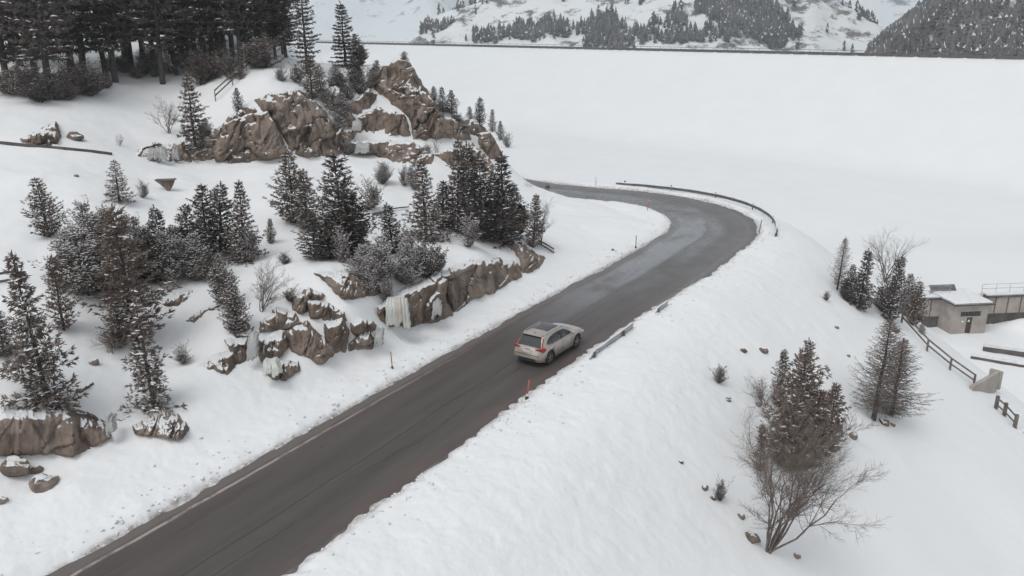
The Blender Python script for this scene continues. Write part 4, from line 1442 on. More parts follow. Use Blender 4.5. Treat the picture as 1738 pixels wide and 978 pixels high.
def place_tree(key, p, h, label, cat, group, name, rot=None, lean=(0, 0), wid=1.0, depth=None):
    mt, mbm, mc, H0 = proto(key)
    k = h / H0
    root = empty(name, p - np.array([0, 0, 0.02 * h]), RNG.random() * 6.28 if rot is None else rot)
    if lean == (0, 0):
        lean = (RNG.uniform(-.045, .045), RNG.uniform(-.045, .045))
    root.rotation_euler[0], root.rotation_euler[1] = lean
    root.scale = (k * wid * RNG.uniform(.9, 1.12), k * wid * RNG.uniform(.9, 1.12), k)
    link("trunk", mt, root)
    for b_ in mbm:
        link("branches", b_, root)
    if mc:
        link("crown", mc, root)
    tag(root, label, cat, group)
    return root


def g_not(g):
    return g != "conifers on the rocky ridge beside the dam"


def tree_px(key, u, vb, vt, label, group="small snowy conifers on the slopes", name="conifer", cat="conifer", wid=1.0, lean=(0, 0), rmax=300):
    p = hit(u, vb, rmax)
    if p is None:
        print("NO HIT", label)
        return
    h = metres(vb - vt, p)
    if vb - vt < 62 and g_not(group) and key in ('pineE', 'darkB', 'snowyC', 'pineC', 'pineA', 'snowyA'):
        key = {'pineE': 'bushB', 'darkB': 'bushB', 'snowyC': 'bushS', 'pineC': 'bushS', 'pineA': 'bushA', 'snowyA': 'bushS'}[key]
        wid *= 0.62
    return place_tree(key, p, h, label, cat, group, name, wid=wid, lean=lean)


G1 = "conifers on the snowy terrace above the road"
G2 = "conifers on the rocky ridge beside the dam"
G3 = "conifers on the embankment below the road"
TREES = [
    ('pineA', 84, 402, 305, 1.35, "lone rounded pine at the far left of the snow bench", G1),
    ('spruceC', 203, 342, 275, 1.7, "wide-skirted snowy conifer leaning on the bench left of the plank", G1),
    ('snowyC', 243, 336, 309, 1.2, "little snowy conifer between the skirted one and the plank", G1),
    ('spruceA', 416, 442, 312, 1.15, "tall pointed pine at the right end of the big thicket", G1),
    ('pineB', 374, 435, 314, 1.4, "dark broad pine topping the right half of the big thicket", G1),
    ('darkB', 352, 432, 318, 1.4, "dark pine pressed against the broad one from the left", G1),
    ('pineE', 325, 452, 350, 1.5, "dark bushy pine in the middle of the big thicket", G1),
    ('pineD', 460, 412, 371, 1.3, "tiny pointed conifer right of the big thicket", G1),
    ('brownA', 232, 580, 355, 1.25, "tall brownish pine column rising through the left thicket", G1),
    ('snowyA', 165, 470, 350, 1.0, "grey snow-laden pine at the thicket's upper left", G1),
    ('snowyC', 130, 490, 385, 1.1, "snow-plastered bush pine at the thicket's left edge", G1),
    ('snowyA', 205, 480, 360, 0.9, "frosted pine just left of the brownish column", G1),
    ('snowyC', 195, 500, 410, 1.2, "low snowy pine under the frosted one", G1),
    ('pineB', 285, 470, 352, 1.2, "narrow dark pine right of the brownish column", G1),
    ('darkB', 265, 480, 400, 1.6, "low dark pine filling the thicket's centre", G1),
    ('snowyC', 300, 465, 385, 1.2, "snow-patched pine below the narrow dark one", G1),
    ('snowyA', 150, 500, 395, 1.3, "broad snow-laden bush pine filling the thicket's lower left", G1),
    ('snowyB', 185, 440, 365, 0.8, "frosted dwarf pine at the back of the left thicket", G1),
    ('snowyA', 245, 470, 375, 0.9, "snow-laden pine behind the brownish column", G1),
    ('snowyA', 290, 480, 395, 1.0, "snow-tufted bush pine in the thicket's middle gap", G1),
    ('snowyC', 335, 475, 395, 1.0, "snow-tufted pine under the dark bushy pine", G1),
    ('snowyC', 425, 445, 385, 1.0, "snowy skirt pine at the foot of the tall pointed pine", G1),
    ('snowyA', 580, 445, 385, 1.0, "snow-tufted bush pine at the foot of the tallest middle pine", G1),
    ('snowyA', 700, 470, 425, 1.2, "snow-laden bush pine over the cliff between the icefall and the brown face", G1),
    ('snowyA', 625, 500, 440, 1.2, "frosted bush pine spreading right of the dark slanting rock", G1),
    ('pineC', 385, 520, 430, 1.0, "snow-tipped pine on the descending end of the thicket", G1),
    ('pineC', 405, 566, 468, 1.0, "lowest snow-tipped pine of the descending row", G1),
    ('pineA', 362, 480, 425, 1.3, "small pine between the thicket and the descending row", G1),
    ('spruceA', 85, 690, 430, 0.95, "tall snowy pine standing on the broad slab at lower left", G1),
    ('brownA', 108, 560, 432, 1.0, "brownish pine close behind the tall lower left pine", G1),
    ('darkB', 8, 605, 528, 1.6, "dark pine with a snowy lower branch cut by the left edge", G1),
    ('spruceB', 262, 692, 504, 1.15, "thin see-through snowy conifer above the pointed boulder", G1),
    ('bushS', 312, 616, 585, 1.3, "small sprig of conifer right of the see-through one", G1),
    ('pineA', 205, 590, 500, 1.4, "low pine at the foot of the brownish column", G1),
    ('pineA', 500, 378, 262, 1.25, "left of two joined pines on the middle bench", G1),
    ('pineD', 522, 392, 292, 1.5, "right of two joined pines on the middle bench", G1),
    ('pineE', 583, 432, 269, 1.3, "tallest dark pine in the middle of the terrace", G1),
    ('darkB', 535, 440, 365, 1.9, "low dark pine below the two joined pines", G1),
    ('darkB', 560, 440, 372, 1.7, "low dark pine left under the tallest middle pine", G1),
    ('pineE', 608, 440, 370, 1.6, "low bushy pine right under the tallest middle pine", G1),
    ('pineC', 625, 356, 308, 1.5, "small pine behind the tallest middle pine's right side", G1),
    ('pineB', 668, 430, 345, 1.4, "pointed pine left of the lying log", G1),
    ('snowyC', 690, 440, 392, 1.2, "snow-tufted pine right under the pointed one", G1),
    ('snowyA', 650, 478, 405, 1.1, "snow-laden bush pine hanging over the roadside cliff's left", G1),
    ('snowyC', 612, 478, 415, 1.2, "snowy bush pine above the dark slanting rock", G1),
    ('snowyA', 690, 482, 415, 1.0, "snow-laden bush pine in the middle above the icefall", G1),
    ('pineE', 722, 470, 410, 1.7, "dark bushy pine above the cliff right of the icefall", G1),
    ('snowyC', 745, 462, 425, 1.2, "low snowy bush on the cliff edge above the narrow ice streak", G1),
    ('snowyC', 655, 515, 470, 1.2, "snowy bush pine directly above the large icefall", G1),
    ('snowyB', 650, 312, 278, 1.0, "wide snow-covered dwarf pine on the upper bench", G1),
    ('snowyC', 688, 316, 285, 1.3, "snowy dwarf pine right of the wide one on the upper bench", G1),
    ('spruceA', 724, 408, 276, 1.25, "broad pointed spruce left of the dense row by the bend", G1),
    ('pineC', 706, 322, 277, 1.3, "small snowy spruce behind the broad pointed one", G1),
    ('darkB', 752, 390, 310, 1.5, "dark low pine in the gap of the dense row", G1),
    ('spruceA', 778, 392, 243, 1.0, "tallest spruce in the dense row above the bend", G1),
    ('pineB', 800, 402, 249, 1.0, "second spruce from the left in the dense row", G1),
    ('pineB', 820, 410, 268, 1.1, "third spruce in the dense row above the bend", G1),
    ('darkA', 856, 412, 266, 1.3, "dark tall spruce at the right end of the dense row", G1),
    ('pineE', 838, 410, 300, 1.3, "dark pine between the third and last spruce of the row", G1),
    ('snowyC', 795, 420, 370, 1.3, "snowy foot pine under the dense row", G1),
    ('pineE', 872, 400, 320, 1.3, "dark low pine right behind the last spruce of the row", G1),
    ('brownA', 905, 420, 332, 1.1, "thin brownish spruce at the right end above the smooth cliff", G1),
    ('bushB', 484, 448, 430, 1.3, "tiny dark sprig in the snow between the two thickets", G1),
    ('bushA', 495, 512, 488, 1.3, "tiny conifer on the speckled rocks", G1),
    ('darkB', 929, 323, 314, 1.5, "tiny conifer in the snow inside the bend", G1),
    # ridge
    ('darkA', 559, 107, 31, 1.2, "dark spruce left of the pointed ridge spruce", G2),
    ('darkA', 587, 112, 13, 1.3, "pointed spruce rising highest on the rocky ridge", G2),
    ('pineE', 608, 112, 62, 1.4, "dark pine right of the pointed ridge spruce", G2),
    ('darkA', 630, 108, 57, 1.3, "slim dark spruce in the middle of the ridge top", G2),
    ('pineB', 651, 104, 76, 1.5, "small pine near the top of the leaning slab", G2),
    ('pineC', 668, 98, 82, 1.2, "tiny pine on the top of the leaning slab", G2),
    ('darkB', 686, 108, 89, 2.2, "round dark bush on the ridge tip against the dam snow", G2),
    ('pineE', 600, 140, 98, 1.7, "low dark pine below the pointed ridge spruce", G2),
    ('snowyC', 570, 150, 110, 1.4, "snowy bush left below the ridge spruces", G2),
    ('pineE', 640, 138, 105, 1.7, "dark low pine left of the leaning slab's top", G2),
    ('brownA', 530, 168, 98, 1.3, "brownish pine between the forest edge and the ridge", G2),
    ('brownA', 545, 158, 112, 1.4, "second brownish pine between the forest edge and the ridge", G2),
    ('snowyC', 580, 205, 160, 1.4, "snowy bush in the gully between the upper cliff halves", G2),
    ('snowyC', 575, 232, 195, 1.4, "dusky snowy bush lower in the gully between the cliffs", G2),
    ('darkB', 737, 170, 148, 1.6, "small dark pine first on the descending ridge line", G2),
    ('darkA', 752, 190, 150, 1.6, "dark spruce first of the descending ridge trio", G2),
    ('darkB', 767, 194, 156, 1.6, "dark spruce middle of the descending ridge trio", G2),
    ('darkA', 783, 197, 155, 1.7, "dark spruce last of the descending ridge trio", G2),
    ('darkB', 798, 202, 182, 1.5, "small bush pine after the descending ridge trio", G2),
    ('pineB', 814, 214, 167, 1.4, "single pointed pine on the ridge above the round boulder", G2),
    ('pineD', 836, 224, 187, 1.2, "thin small pine behind the round ridge boulder", G2),
    ('darkB', 850, 238, 207, 1.3, "small dark pine at the outer end of the ridge", G2),
    ('snowyC', 786, 232, 205, 1.3, "snow-dusted bush below the ridge trio", G2),
    ('spruceA', 333, 262, 132, 1.1, "tall snowy spruce alone left of the upper cliff", G2),
    ('pineC', 352, 246, 205, 1.6, "low bush pine right of the lone spruce by the cliff", G2),
    ('darkB', 405, 190, 152, 1.4, "small dark pine above the upper cliff beside the handrail", G2),
    ('darkA', 571, 108, 52, 1.3, "dark small spruce squeezed between the two highest ridge spruces", G2),
    ('pineB', 597, 108, 45, 1.3, "dark pine touching the right side of the highest ridge spruce", G2),
    ('darkA', 618, 110, 74, 1.5, "short dark spruce in the dense ridge-top cluster", G2),
    ('pineB', 641, 108, 82, 1.6, "short dark pine at the right end of the ridge-top cluster", G2),
    ('bushB', 612, 160, 125, 1.0, "dark brush tumbling down between the ridge top and the square block", G2),
    ('bushS', 628, 150, 118, 1.0, "snow-tufted brush left of the leaning slab", G2),
    ('bushS', 560, 180, 150, 1.0, "snow-tufted brush at the top of the gully between the cliffs", G2),
    ('bushB', 590, 172, 140, 1.0, "dark brush on the right shoulder of the gully", G2),
    ('bushC', 548, 205, 178, 1.0, "brown brush on the left shoulder of the gully", G2),
    ('bushB', 505, 140, 112, 1.0, "dark brush on the crest of the upper cliff by the forest", G2),
    ('bushS', 480, 138, 115, 1.0, "snow-tufted brush on the crest left of the dark brush", G2),
    ('bushS', 590, 262, 236, 1.0, "snow-tufted brush at the gully's foot beside the icy rock band", G2),
    ('bushC', 345, 262, 238, 1.0, "brown brush under the lone spruce by the upper cliff", G2),
    ('bushC', 725, 262, 244, 1.0, "brown brush below the leaning slab", G2),
    ('bushS', 862, 250, 228, 1.0, "snow-tufted brush on the outermost ridge end", G2),
    ('bushB', 775, 214, 192, 1.0, "dark brush under the ridge trio", G2),
    # embankment
    ('darkA', 1458, 522, 422, 1.05, "darkest pointed conifer of the small group beyond the bend", G3),
    ('pineE', 1440, 512, 450, 1.2, "dark low conifer left of the darkest pointed one", G3),
    ('pineB', 1508, 545, 432, 1.0, "dark slim pine in front of the bare tree near the fence top", G3),
    ('darkB', 1500, 530, 478, 1.6, "low dark pine at the foot of the slim pine", G3),
    ('pineC', 1535, 535, 465, 1.0, "snow-dusted pine right of the slim dark pine", G3),
    ('pineA', 1549, 552, 478, 1.15, "rounded snow-dusted pine next to the concrete wall", G3),
    ('spruceB', 1563, 566, 538, 1.4, "tiny snowy conifer by the fence below the concrete wall", G3),
    ('brownB', 1345, 795, 592, 1.0, "big brown multi-topped pine behind the bare shrub", G3),
    ('pineD', 1357, 700, 572, 0.9, "dark top pointing out of the big brown pine", G3),
    ('pineD', 1322, 690, 590, 1.1, "slim light-tipped pine on the left of the big brown pine", G3),
    ('brownA', 1405, 765, 645, 1.25, "round brown pine right of the big brown pine", G3),
    ('brownA', 1290, 800, 715, 0.9, "thin brown young pine left below the big brown pine", G3),
    ('darkB', 1220, 650, 622, 1.4, "low dark pine sprig alone on the embankment snow", G3),
    ('pineE', 1222, 850, 812, 0.9, "little dark sprig of pine in the snow left of the bare shrub", G3),
    ('pineE', 1402, 510, 495, 1.5, "tiny bush at the left foot of the bare larch beyond the bend", G3),
]
for (k, u, vb, vt, wd, lab, g) in TREES:
    tree_px(k, u, vb, vt, lab, g, wid=wd)

GL = "bare larches below the road"
tree_px('larchA', 1421, 492, 403, "bare brownish larch at the left of the group beyond the bend", GL, "bare_larch", "larch", 1.0)
tree_px('larchA', 1482, 712, 535, "tall bare larch in the middle of the embankment", GL, "bare_larch", "larch", 1.15)
tree_px('larchC', 1513, 706, 572, "bushy brown larch right beside the tall bare one", GL, "bare_larch", "larch", 1.25)
tree_px('larchB', 1575, 545, 500, "small larch hidden beside the concrete wall's left end", GL, "bare_larch", "larch", 1.0) if False else None


# the tall forest at the upper left
ORD = ['first', 'second', 'third', 'fourth', 'fifth', 'sixth', 'seventh', 'eighth', 'ninth', 'tenth', 'eleventh', 'twelfth', 'thirteenth', 'fourteenth', 'fifteenth',
       'sixteenth', 'seventeenth', 'eighteenth', 'nineteenth']


def forest():
    rg = random.Random(99)
    g = "tall dark conifers of the upper left forest"
    spots = [(12, 150), (62, 142), (85, 166), (124, 138), (141, 120), (180, 128), (197, 140), (222, 118), (246, 126), (276, 142), (298, 122), (322, 112), (348, 118), (372, 110), (409, 116), (430, 108), (447, 104),
             (468, 100), (486, 98), (35, 112), (210, 100), (262, 104), (310, 98), (360, 96), (395, 96), (440, 94), (480, 92), (290, 90), (380, 82), (460, 80), (20, 88), (330, 84), (420, 84), (-25, 140), (-30, 100)]
    for i, (u, v) in enumerate(spots):
        p = hit(u, v, 300)
        if p is None:
            continue
        k = ['tallA', 'tallB', 'tallC', 'tallA', 'tallB'][rg.randrange(5)] if i < 19 else rg.choice(['tallC', 'tallC', 'tallA'])
        h = rg.uniform(15, 20)
        if u > 455:
            h = metres(v + 45, p)
            k = 'tallC'
        lab = "tall dark conifer deep inside the upper left forest, behind the front trunks"
        if i < 19:
            lab = "%s tall conifer from the left in the front row of the upper left forest" % ORD[i]
        place_tree(k, p, h, lab, "conifer", g, "forest_conifer", wid=rg.uniform(0.85, 1.1), lean=(rg.uniform(-.02, .02), rg.uniform(-.02, .02)))
    p = hit(522, 125, 300)
    place_tree('tallD', p, metres(150, p), "open tall pine at the right edge of the forest against the mountain", "conifer", g, "forest_conifer", wid=1.0)
    # undergrowth
    g2 = "low snowy undergrowth at the forest foot"
    for i in range(38):
        u = rg.uniform(-10, 470)
        line = 168 - 0.0 * u if u < 150 else 158 - (u - 150) * 0.11
        v = line - rg.uniform(-8, 34)
        p = hit(u, v, 200)
        if p is None:
            continue
        place_tree(rg.choice(['bushA', 'bushB', 'bushA', 'brownA', 'bushC', 'snowyC', 'spruceB']), p, rg.uniform(1.0, 3.0), "low snow-dusted bush pine at the foot of the upper left forest", "bush pine", g2, "bush_pine", wid=rg.uniform(1.2, 1.9))


forest()


# ------------------------------------------------------------------ bare shrubs
def bare_shrub(u, vb, hpx, wpx, label, seed, stems=7, depth=4, name="bare_shrub", mat='twig', cat="shrub", bias=0.0, r0=0.05, fan=1.0):
    p = hit(u, vb)
    if p is None:
        return
    H, Wd = metres(hpx, p), metres(wpx, p)
    rg = random.Random(seed)
    root = empty(name, p)
    tag(root, label, cat)
    for s in range(stems):
        mb = MB()

        def grow(pos, d, L, r, lev):
            pts, rad = [pos], [r]
            n = 5 if lev < 3 else 3
            q = pos.copy(); dd = d.copy()
            kids = []
            for k in range(n):
                dd = dd + np.array([rg.gauss(0, .15), rg.gauss(0, .15), rg.gauss(0, .09) + 0.03])
                dd /= np.linalg.norm(dd)
                q = q + dd * L / n
                pts.append(q.copy()); rad.append(r * (1 - 0.62 * (k + 1) / n))
                kids.append((q.copy(), dd.copy(), rad[-1]))
            mb.tube(pts, rad, 6 if lev == 0 else (4 if lev < 2 else 3), cap=False)
            if lev < depth:
                for (kp, kd, kr) in kids[(1 if lev == 0 else 0):]:
                    for _ in range(1 if lev == 0 else (2 if rg.random() < 0.5 else 1)):
                        sp = np.array([rg.gauss(0, .55), rg.gauss(0, .55), rg.gauss(0.02, .30)])
                        nd = kd + sp
                        nd /= np.linalg.norm(nd)
                        grow(kp, nd, L * rg.uniform(0.38, 0.60), max(kr * 0.62, 0.0045), lev + 1)
        a = 2 * PI * s / stems + rg.uniform(-.4, .4)
        tilt = rg.uniform(0.12, 0.75) * fan
        d = np.array([math.cos(a) * tilt * Wd / H * 0.9 + bias, math.sin(a) * tilt * 0.7, 1.0])
        d /= np.linalg.norm(d)
        grow(np.array([rg.uniform(-.1, .1), rg.uniform(-.1, .1), -0.15]), d, H * rg.uniform(0.45, 0.66), r0 * H / 5, 0)
        mb.build("stem", M[mat], root)


bare_shrub(1303, 935, 270, 235, "large bare many-stemmed shrub in the foreground at lower right", 3, 9, 4, bias=0.20, r0=0.040, fan=1.2, mat='twig')
bare_shrub(1503, 480, 105, 75, "bare spreading tree behind the slim dark pine beyond the bend", 4, 7, 3, name="bare_tree", cat="tree")
bare_shrub(1420, 745, 70, 110, "low bare twigs around the stones right of the brown pine", 5, 6, 3)
bare_shrub(443, 528, 90, 90, "pale bare shrub left of the warm brown peaked rock", 6, 7, 3, bias=0.15)
bare_shrub(287, 226, 58, 50, "fine bare shrub in the snow left of the lone spruce", 7, 7, 3)
bare_shrub(203, 248, 26, 22, "small bare twig clump in the upper left snow", 8, 6, 2)
bare_shrub(918, 415, 85, 45, "bare shrub growing behind the brownish spruce above the smooth cliff", 9, 6, 3)
bare_shrub(190, 600, 50, 60, "bare twigs beside the foot of the brownish column", 10, 6, 3)
bare_shrub(15, 640, 50, 70, "bare twigs under the dark pine at the left edge", 11, 6, 3)
bare_shrub(742, 262, 40, 34, "bare twigs on the cliff end near the dam snow", 12, 5, 2)
bare_shrub(898, 318, 14, 16, "tiny bare bush at the end of the snow inside the bend", 13, 5, 2)
bare_shrub(1296, 690, 60, 60, "bare twigs behind the left of the big brown pine", 14, 6, 3)
bare_shrub(1352, 790, 100, 150, "bare branches tangled into the foot of the big brown pine", 15, 8, 3)


# ------------------------------------------------------------------ road furniture
def marker(u, vb, vt, label, mats=('orange', 'white_paint'), r=0.035, socket=True, lean=(0, 0), name="marker_pole"):
    p = hit(u, vb)
    h = metres(vb - vt, p)
    root = empty(name, p)
    root.rotation_euler[0], root.rotation_euler[1] = lean
    tag(root, label, "marker pole", "snow marker poles along the road")
    a = MB(); a.tube([(0, 0, -0.3), (0, 0, h * 0.25)], r, 10); a.build("pole_foot", M[mats[1]], root, True)
    a = MB(); a.tube([(0, 0, h * 0.25), (0, 0, h * 0.985), (0, 0, h)], [r * 1.02, r * 1.02, r * 0.5], 10); a.build("pole", M[mats[0]], root, True)
    if socket:
        a = MB(); a.tube([(0, 0, -0.05), (0, 0, 0.13)], [r * 2.6, r * 2.2], 10); a.build("socket", M['black_paint'], root, True)


marker(894, 677, 643, "orange snow marker pole at the right road edge behind the car", r=0.034, lean=(0, 0.12))
marker(666, 626, 596, "thin reddish pole on the snow shelf left of the car", ('red_paint', 'red_paint'), 0.024, lean=(0, -0.05))
marker(1079, 421, 400, "thin dark pole on the snow inside the bend", ('black_paint', 'black_paint'), 0.03)
marker(1099, 357, 343, "small orange pole at the far inner road edge", ('orange', 'red_paint'), 0.035, False)
marker(1288, 398, 374, "thin dark leaning pole at the outer guardrail of the bend", ('steel_dark', 'steel_dark'), 0.035, False, lean=(0, 0.1))
marker(1011, 321, 301, "faint thin pole on the far side of the road end", ('steel', 'steel'), 0.03, False)


def guardrail(s0, s1, d, label, zoff=0.42, mat='steel_dark', hh=0.31, post_every=4.0, ends=0.0, name="guardrail", cover=True, sink=0.0):
    p0, _ = road_point((s0 + s1) / 2, d)
    root = empty(name, (p0[0], p0[1], 0))
    tag(root, label, "guardrail", "guardrails of the mountain road")
    n = max(3, int((s1 - s0) / 0.6))
    prof = [(-0.035, -0.5), (0.03, -0.42), (0.045, -0.27), (-0.015, -0.12), (-0.02, 0.0), (-0.015, 0.12), (0.045, 0.27), (0.03, 0.42), (-0.035, 0.5)]
    V, F = [], []
    zs = []
    for i in range(n + 1):
        s = s0 + (s1 - s0) * i / n
        p, a = road_point(s, d)
        nx, ny = math.sin(a), -math.cos(a)        # to the right of travel
        sgn = -1 if d > 0 else 1
        zb = zoff - sink * (i / n) ** 1.5 - 0.25 * max(0, 1 - i / n * 14)
        zs.append(zb)
        for (o, zz) in prof:
            V.append((p[0] + nx * sgn * o - p0[0], p[1] + ny * sgn * o - p0[1], zb + zz * hh))
        for (o, zz) in prof[::-1]:
            V.append((p[0] + nx * sgn * (o - 0.008) - p0[0], p[1] + ny * sgn * (o - 0.008) - p0[1], zb + zz * hh))
    k = 2 * len(prof)
    for i in range(n):
        for j in range(k):
            F.append((i * k + j, i * k + (j + 1) % k, (i + 1) * k + (j + 1) % k, (i + 1) * k + j))
    F.append(tuple(range(k)))
    F.append(tuple(n * k + j for j in range(k))[::-1])
    link("rail", mesh_from("rail", V, F, M[mat], None, False), root)
    if cover:
        c = MB()
        pts = []
        for i in range(n + 1):
            p, a = road_point(s0 + (s1 - s0) * i / n, d)
            pts.append((p[0] - p0[0], p[1] - p0[1], zs[i] + hh / 2 + 0.01 + 0.015 * math.sin(i * 1.7)))
        c.tube(pts, [0.045 + 0.02 * math.sin(i * 0.9) ** 2 for i in range(n + 1)], 6)
        c.build("snow_cap", M['snow_pad'], root, True)
    s = s0 + 0.4
    while s < s1:
        p, a = road_point(s, d + 0.10)
        m = MB()
        m.box((p[0] - p0[0], p[1] - p0[1], zoff - 0.45), (0.06, 0.10, 1.2), a)
        m.box((p[0] - p0[0], p[1] - p0[1], zoff + 0.02), (0.16, 0.12, 0.2), a)
        m.build("post", M['steel_dark'], root)
        s += post_every


def s_of(u, v):
    w = on_z(u, v, 0.3)
    d, al = road_coords(np.array([w[0]]), np.array([w[1]]))
    return float(al[0]), float(d[0])


s_out0 = s_of(1300, 402)[0]
s_out1 = s_of(1030, 322)[0]
guardrail(s_out0 + 0.5, s_out1, 5.35, "curved dark guardrail round the outside of the bend", 0.62, 'steel_dark', 0.34, sink=0.30)
sa, _ = s_of(998, 610)
sb, _ = s_of(1072, 556)
guardrail(sa, sb, 3.72, "pale guardrail piece emerging from the snow beside the car", 0.47, 'steel', 0.30, 3.8)
sa, _ = s_of(1108, 532)
sb, _ = s_of(1130, 516)
guardrail(sa, sb, 3.85, "short snow-buried guardrail piece ahead of the car", 0.42, 'steel', 0.30, 3.8)


# ------------------------------------------------------------------ log rails, fence, plank, track edge
def rail_fence(pts_px, label, name="wooden_fence", nr=2, h=1.0, post_r=0.06, rails=(0.9, 0.5), zoff=0.0, sep=2.6, mat='wood', square=True, cat="fence"):
    P = [hit(u, v) for u, v in pts_px]
    P = [p for p in P if p is not None]
    root = empty(name, P[0])
    tag(root, label, cat)
    # densify to posts
    posts = []
    for a, b in zip(P[:-1], P[1:]):
        n = max(1, int(round(np.linalg.norm(b - a) / sep)))
        for k in range(n):
            q = a + (b - a) * k / n
            q[2] = zat(q[0], q[1]); posts.append(q)
    posts.append(P[-1])
    for q in posts:
        m = MB()
        c = q - P[0]
        if square:
            m.box((c[0], c[1], c[2] + h / 2 - 0.2), (post_r * 2, post_r * 2, h + 0.4))
        else:
            m.tube([(c[0], c[1], c[2] - 0.4), (c[0], c[1], c[2] + h)], post_r, 8)
        m.build("post", M[mat], root)
    for a, b in zip(posts[:-1], posts[1:]):
        for rz in rails:
            m = MB()
            ca, cb = a - P[0] + np.array([0, 0, rz + zoff]), b - P[0] + np.array([0, 0, rz + zoff])
            m.beam(ca, cb, 0.05, 0.12)
            m.build("rail", M[mat], root)
            s_ = MB()
            s_.beam(ca + np.array([0, 0, .075]), cb + np.array([0, 0, .075]), 0.05, 0.035)


rail_fence([(1530, 548), (1573, 596), (1612, 628), (1652, 656)], "long two-rail wooden fence running down beside the embankment", rails=(0.95, 0.5), sep=4.2)
rail_fence([(1690, 694), (1704, 706), (1722, 726)], "short weathered wooden fence with stout posts beside the dark pit", rails=(0.85, 0.35), post_r=0.10, sep=2.2, h=1.05)
rail_fence([(-30, 488), (30, 478)], "grey log fence cut by the left edge", rails=(0.55, 0.15), post_r=0.09, sep=2.0, h=0.75)
rail_fence([(366, 172), (395, 145), (430, 112)], "thin handrail climbing through the snow beside the upper cliff", rails=(0.95, 0.5), post_r=0.035, sep=2.0, h=1.0)


def log_pair(u0, v0, u1, v1, label, gap=0.25, r=0.07, z=0.12, n=2):
    a, b = hit(u0, v0), hit(u1, v1)
    root = empty("log_rail", a)
    tag(root, label, "log")
    for k in range(n):
        m = MB()
        o = np.array([0, 0, z + k * gap])
        m.tube([o, (b - a) * 0.5 + o + np.array([0, 0, 0.03]), b - a + o], [r, r * 1.05, r * 0.9], 8)
        m.build("log", M['wood'], root)


log_pair(914, 416, 940, 431, "two dark logs sticking out above the smooth cliff end")
log_pair(632, 366, 662, 362, "dark lying log half under snow between the middle pines", n=1, r=0.09)
log_pair(662, 358, 694, 354, "second dark log right of the half-buried one", n=1, r=0.05)


def plank():
    p = hit(282, 324)
    root = empty("culvert_head", p)
    tag(root, "small brown trapezoid board sticking out of smooth snow on the bench", "board")
    w = metres(31, p)
    h = metres(16, p)
    for nm, pts, y0, y1, mt in (("board", [(-w / 2, h), (w / 2, h * 1.08), (w * 0.36, h * 0.5), (w * 0.12, -0.1), (-w * 0.1, h * 0.35)], 0, 0.12, 'rock_bare'),
                                ("top_beam", [(-w * 0.52, h), (w * 0.53, h * 1.08), (w * 0.53, h * 1.22), (-w * 0.52, h * 1.14)], -0.06, 0.3, 'wood')):
        V = [(x, y0, z) for x, z in pts] + [(x, y1, z) for x, z in pts]
        n = len(pts)
        F = [tuple(range(n)), tuple(range(2 * n - 1, n - 1, -1))] + [(i, n + i, n + (i + 1) % n, (i + 1) % n) for i in range(n)]
        link(nm, mesh_from(nm, V, F, M[mt]), root)


plank()


def track_edge():
    pts = [(-40, 242), (0, 244), (50, 249), (110, 254), (160, 259), (190, 263)]
    P = [hit(u, v) for u, v in pts]
    P = [p for p in P if p is not None]
    m = MB()
    o = P[0]
    for a, b in zip(P[:-1], P[1:]):
        m.beam(a - o + np.array([0, 0, 0.05]), b - o + np.array([0, 0, 0.05]), 0.22, 0.26)
    ob = m.build("retaining_edge", M['concrete_dark'], None, False, o)
    tag(ob, "thin dark stone edge of the snow-covered track at upper left", "retaining edge")


track_edge()



# ------------------------------------------------------------------ intake building and walls in the valley
WA, WB = WALL_A, WALL_B
wex = (WB - WA) / np.hypot(*(WB - WA))
wey = np.array([-wex[1], wex[0]])
WROT = math.atan2(wex[1], wex[0])
WTOP = WALL_TOP


def wall_len(u, v=505, off=0.0):
    """distance along the wall line (shifted off metres) at which picture column u crosses it"""
    d = raydir(u, v)
    k = d[0] / d[1]
    A = WA + wey * off
    return float((k * A[1] - A[0]) / (wex[0] - k * wex[1]))
    # WA + wex*t on x = k*y
    return float((k * WA[1] - WA[0]) / (wex[0] - k * wex[1]))


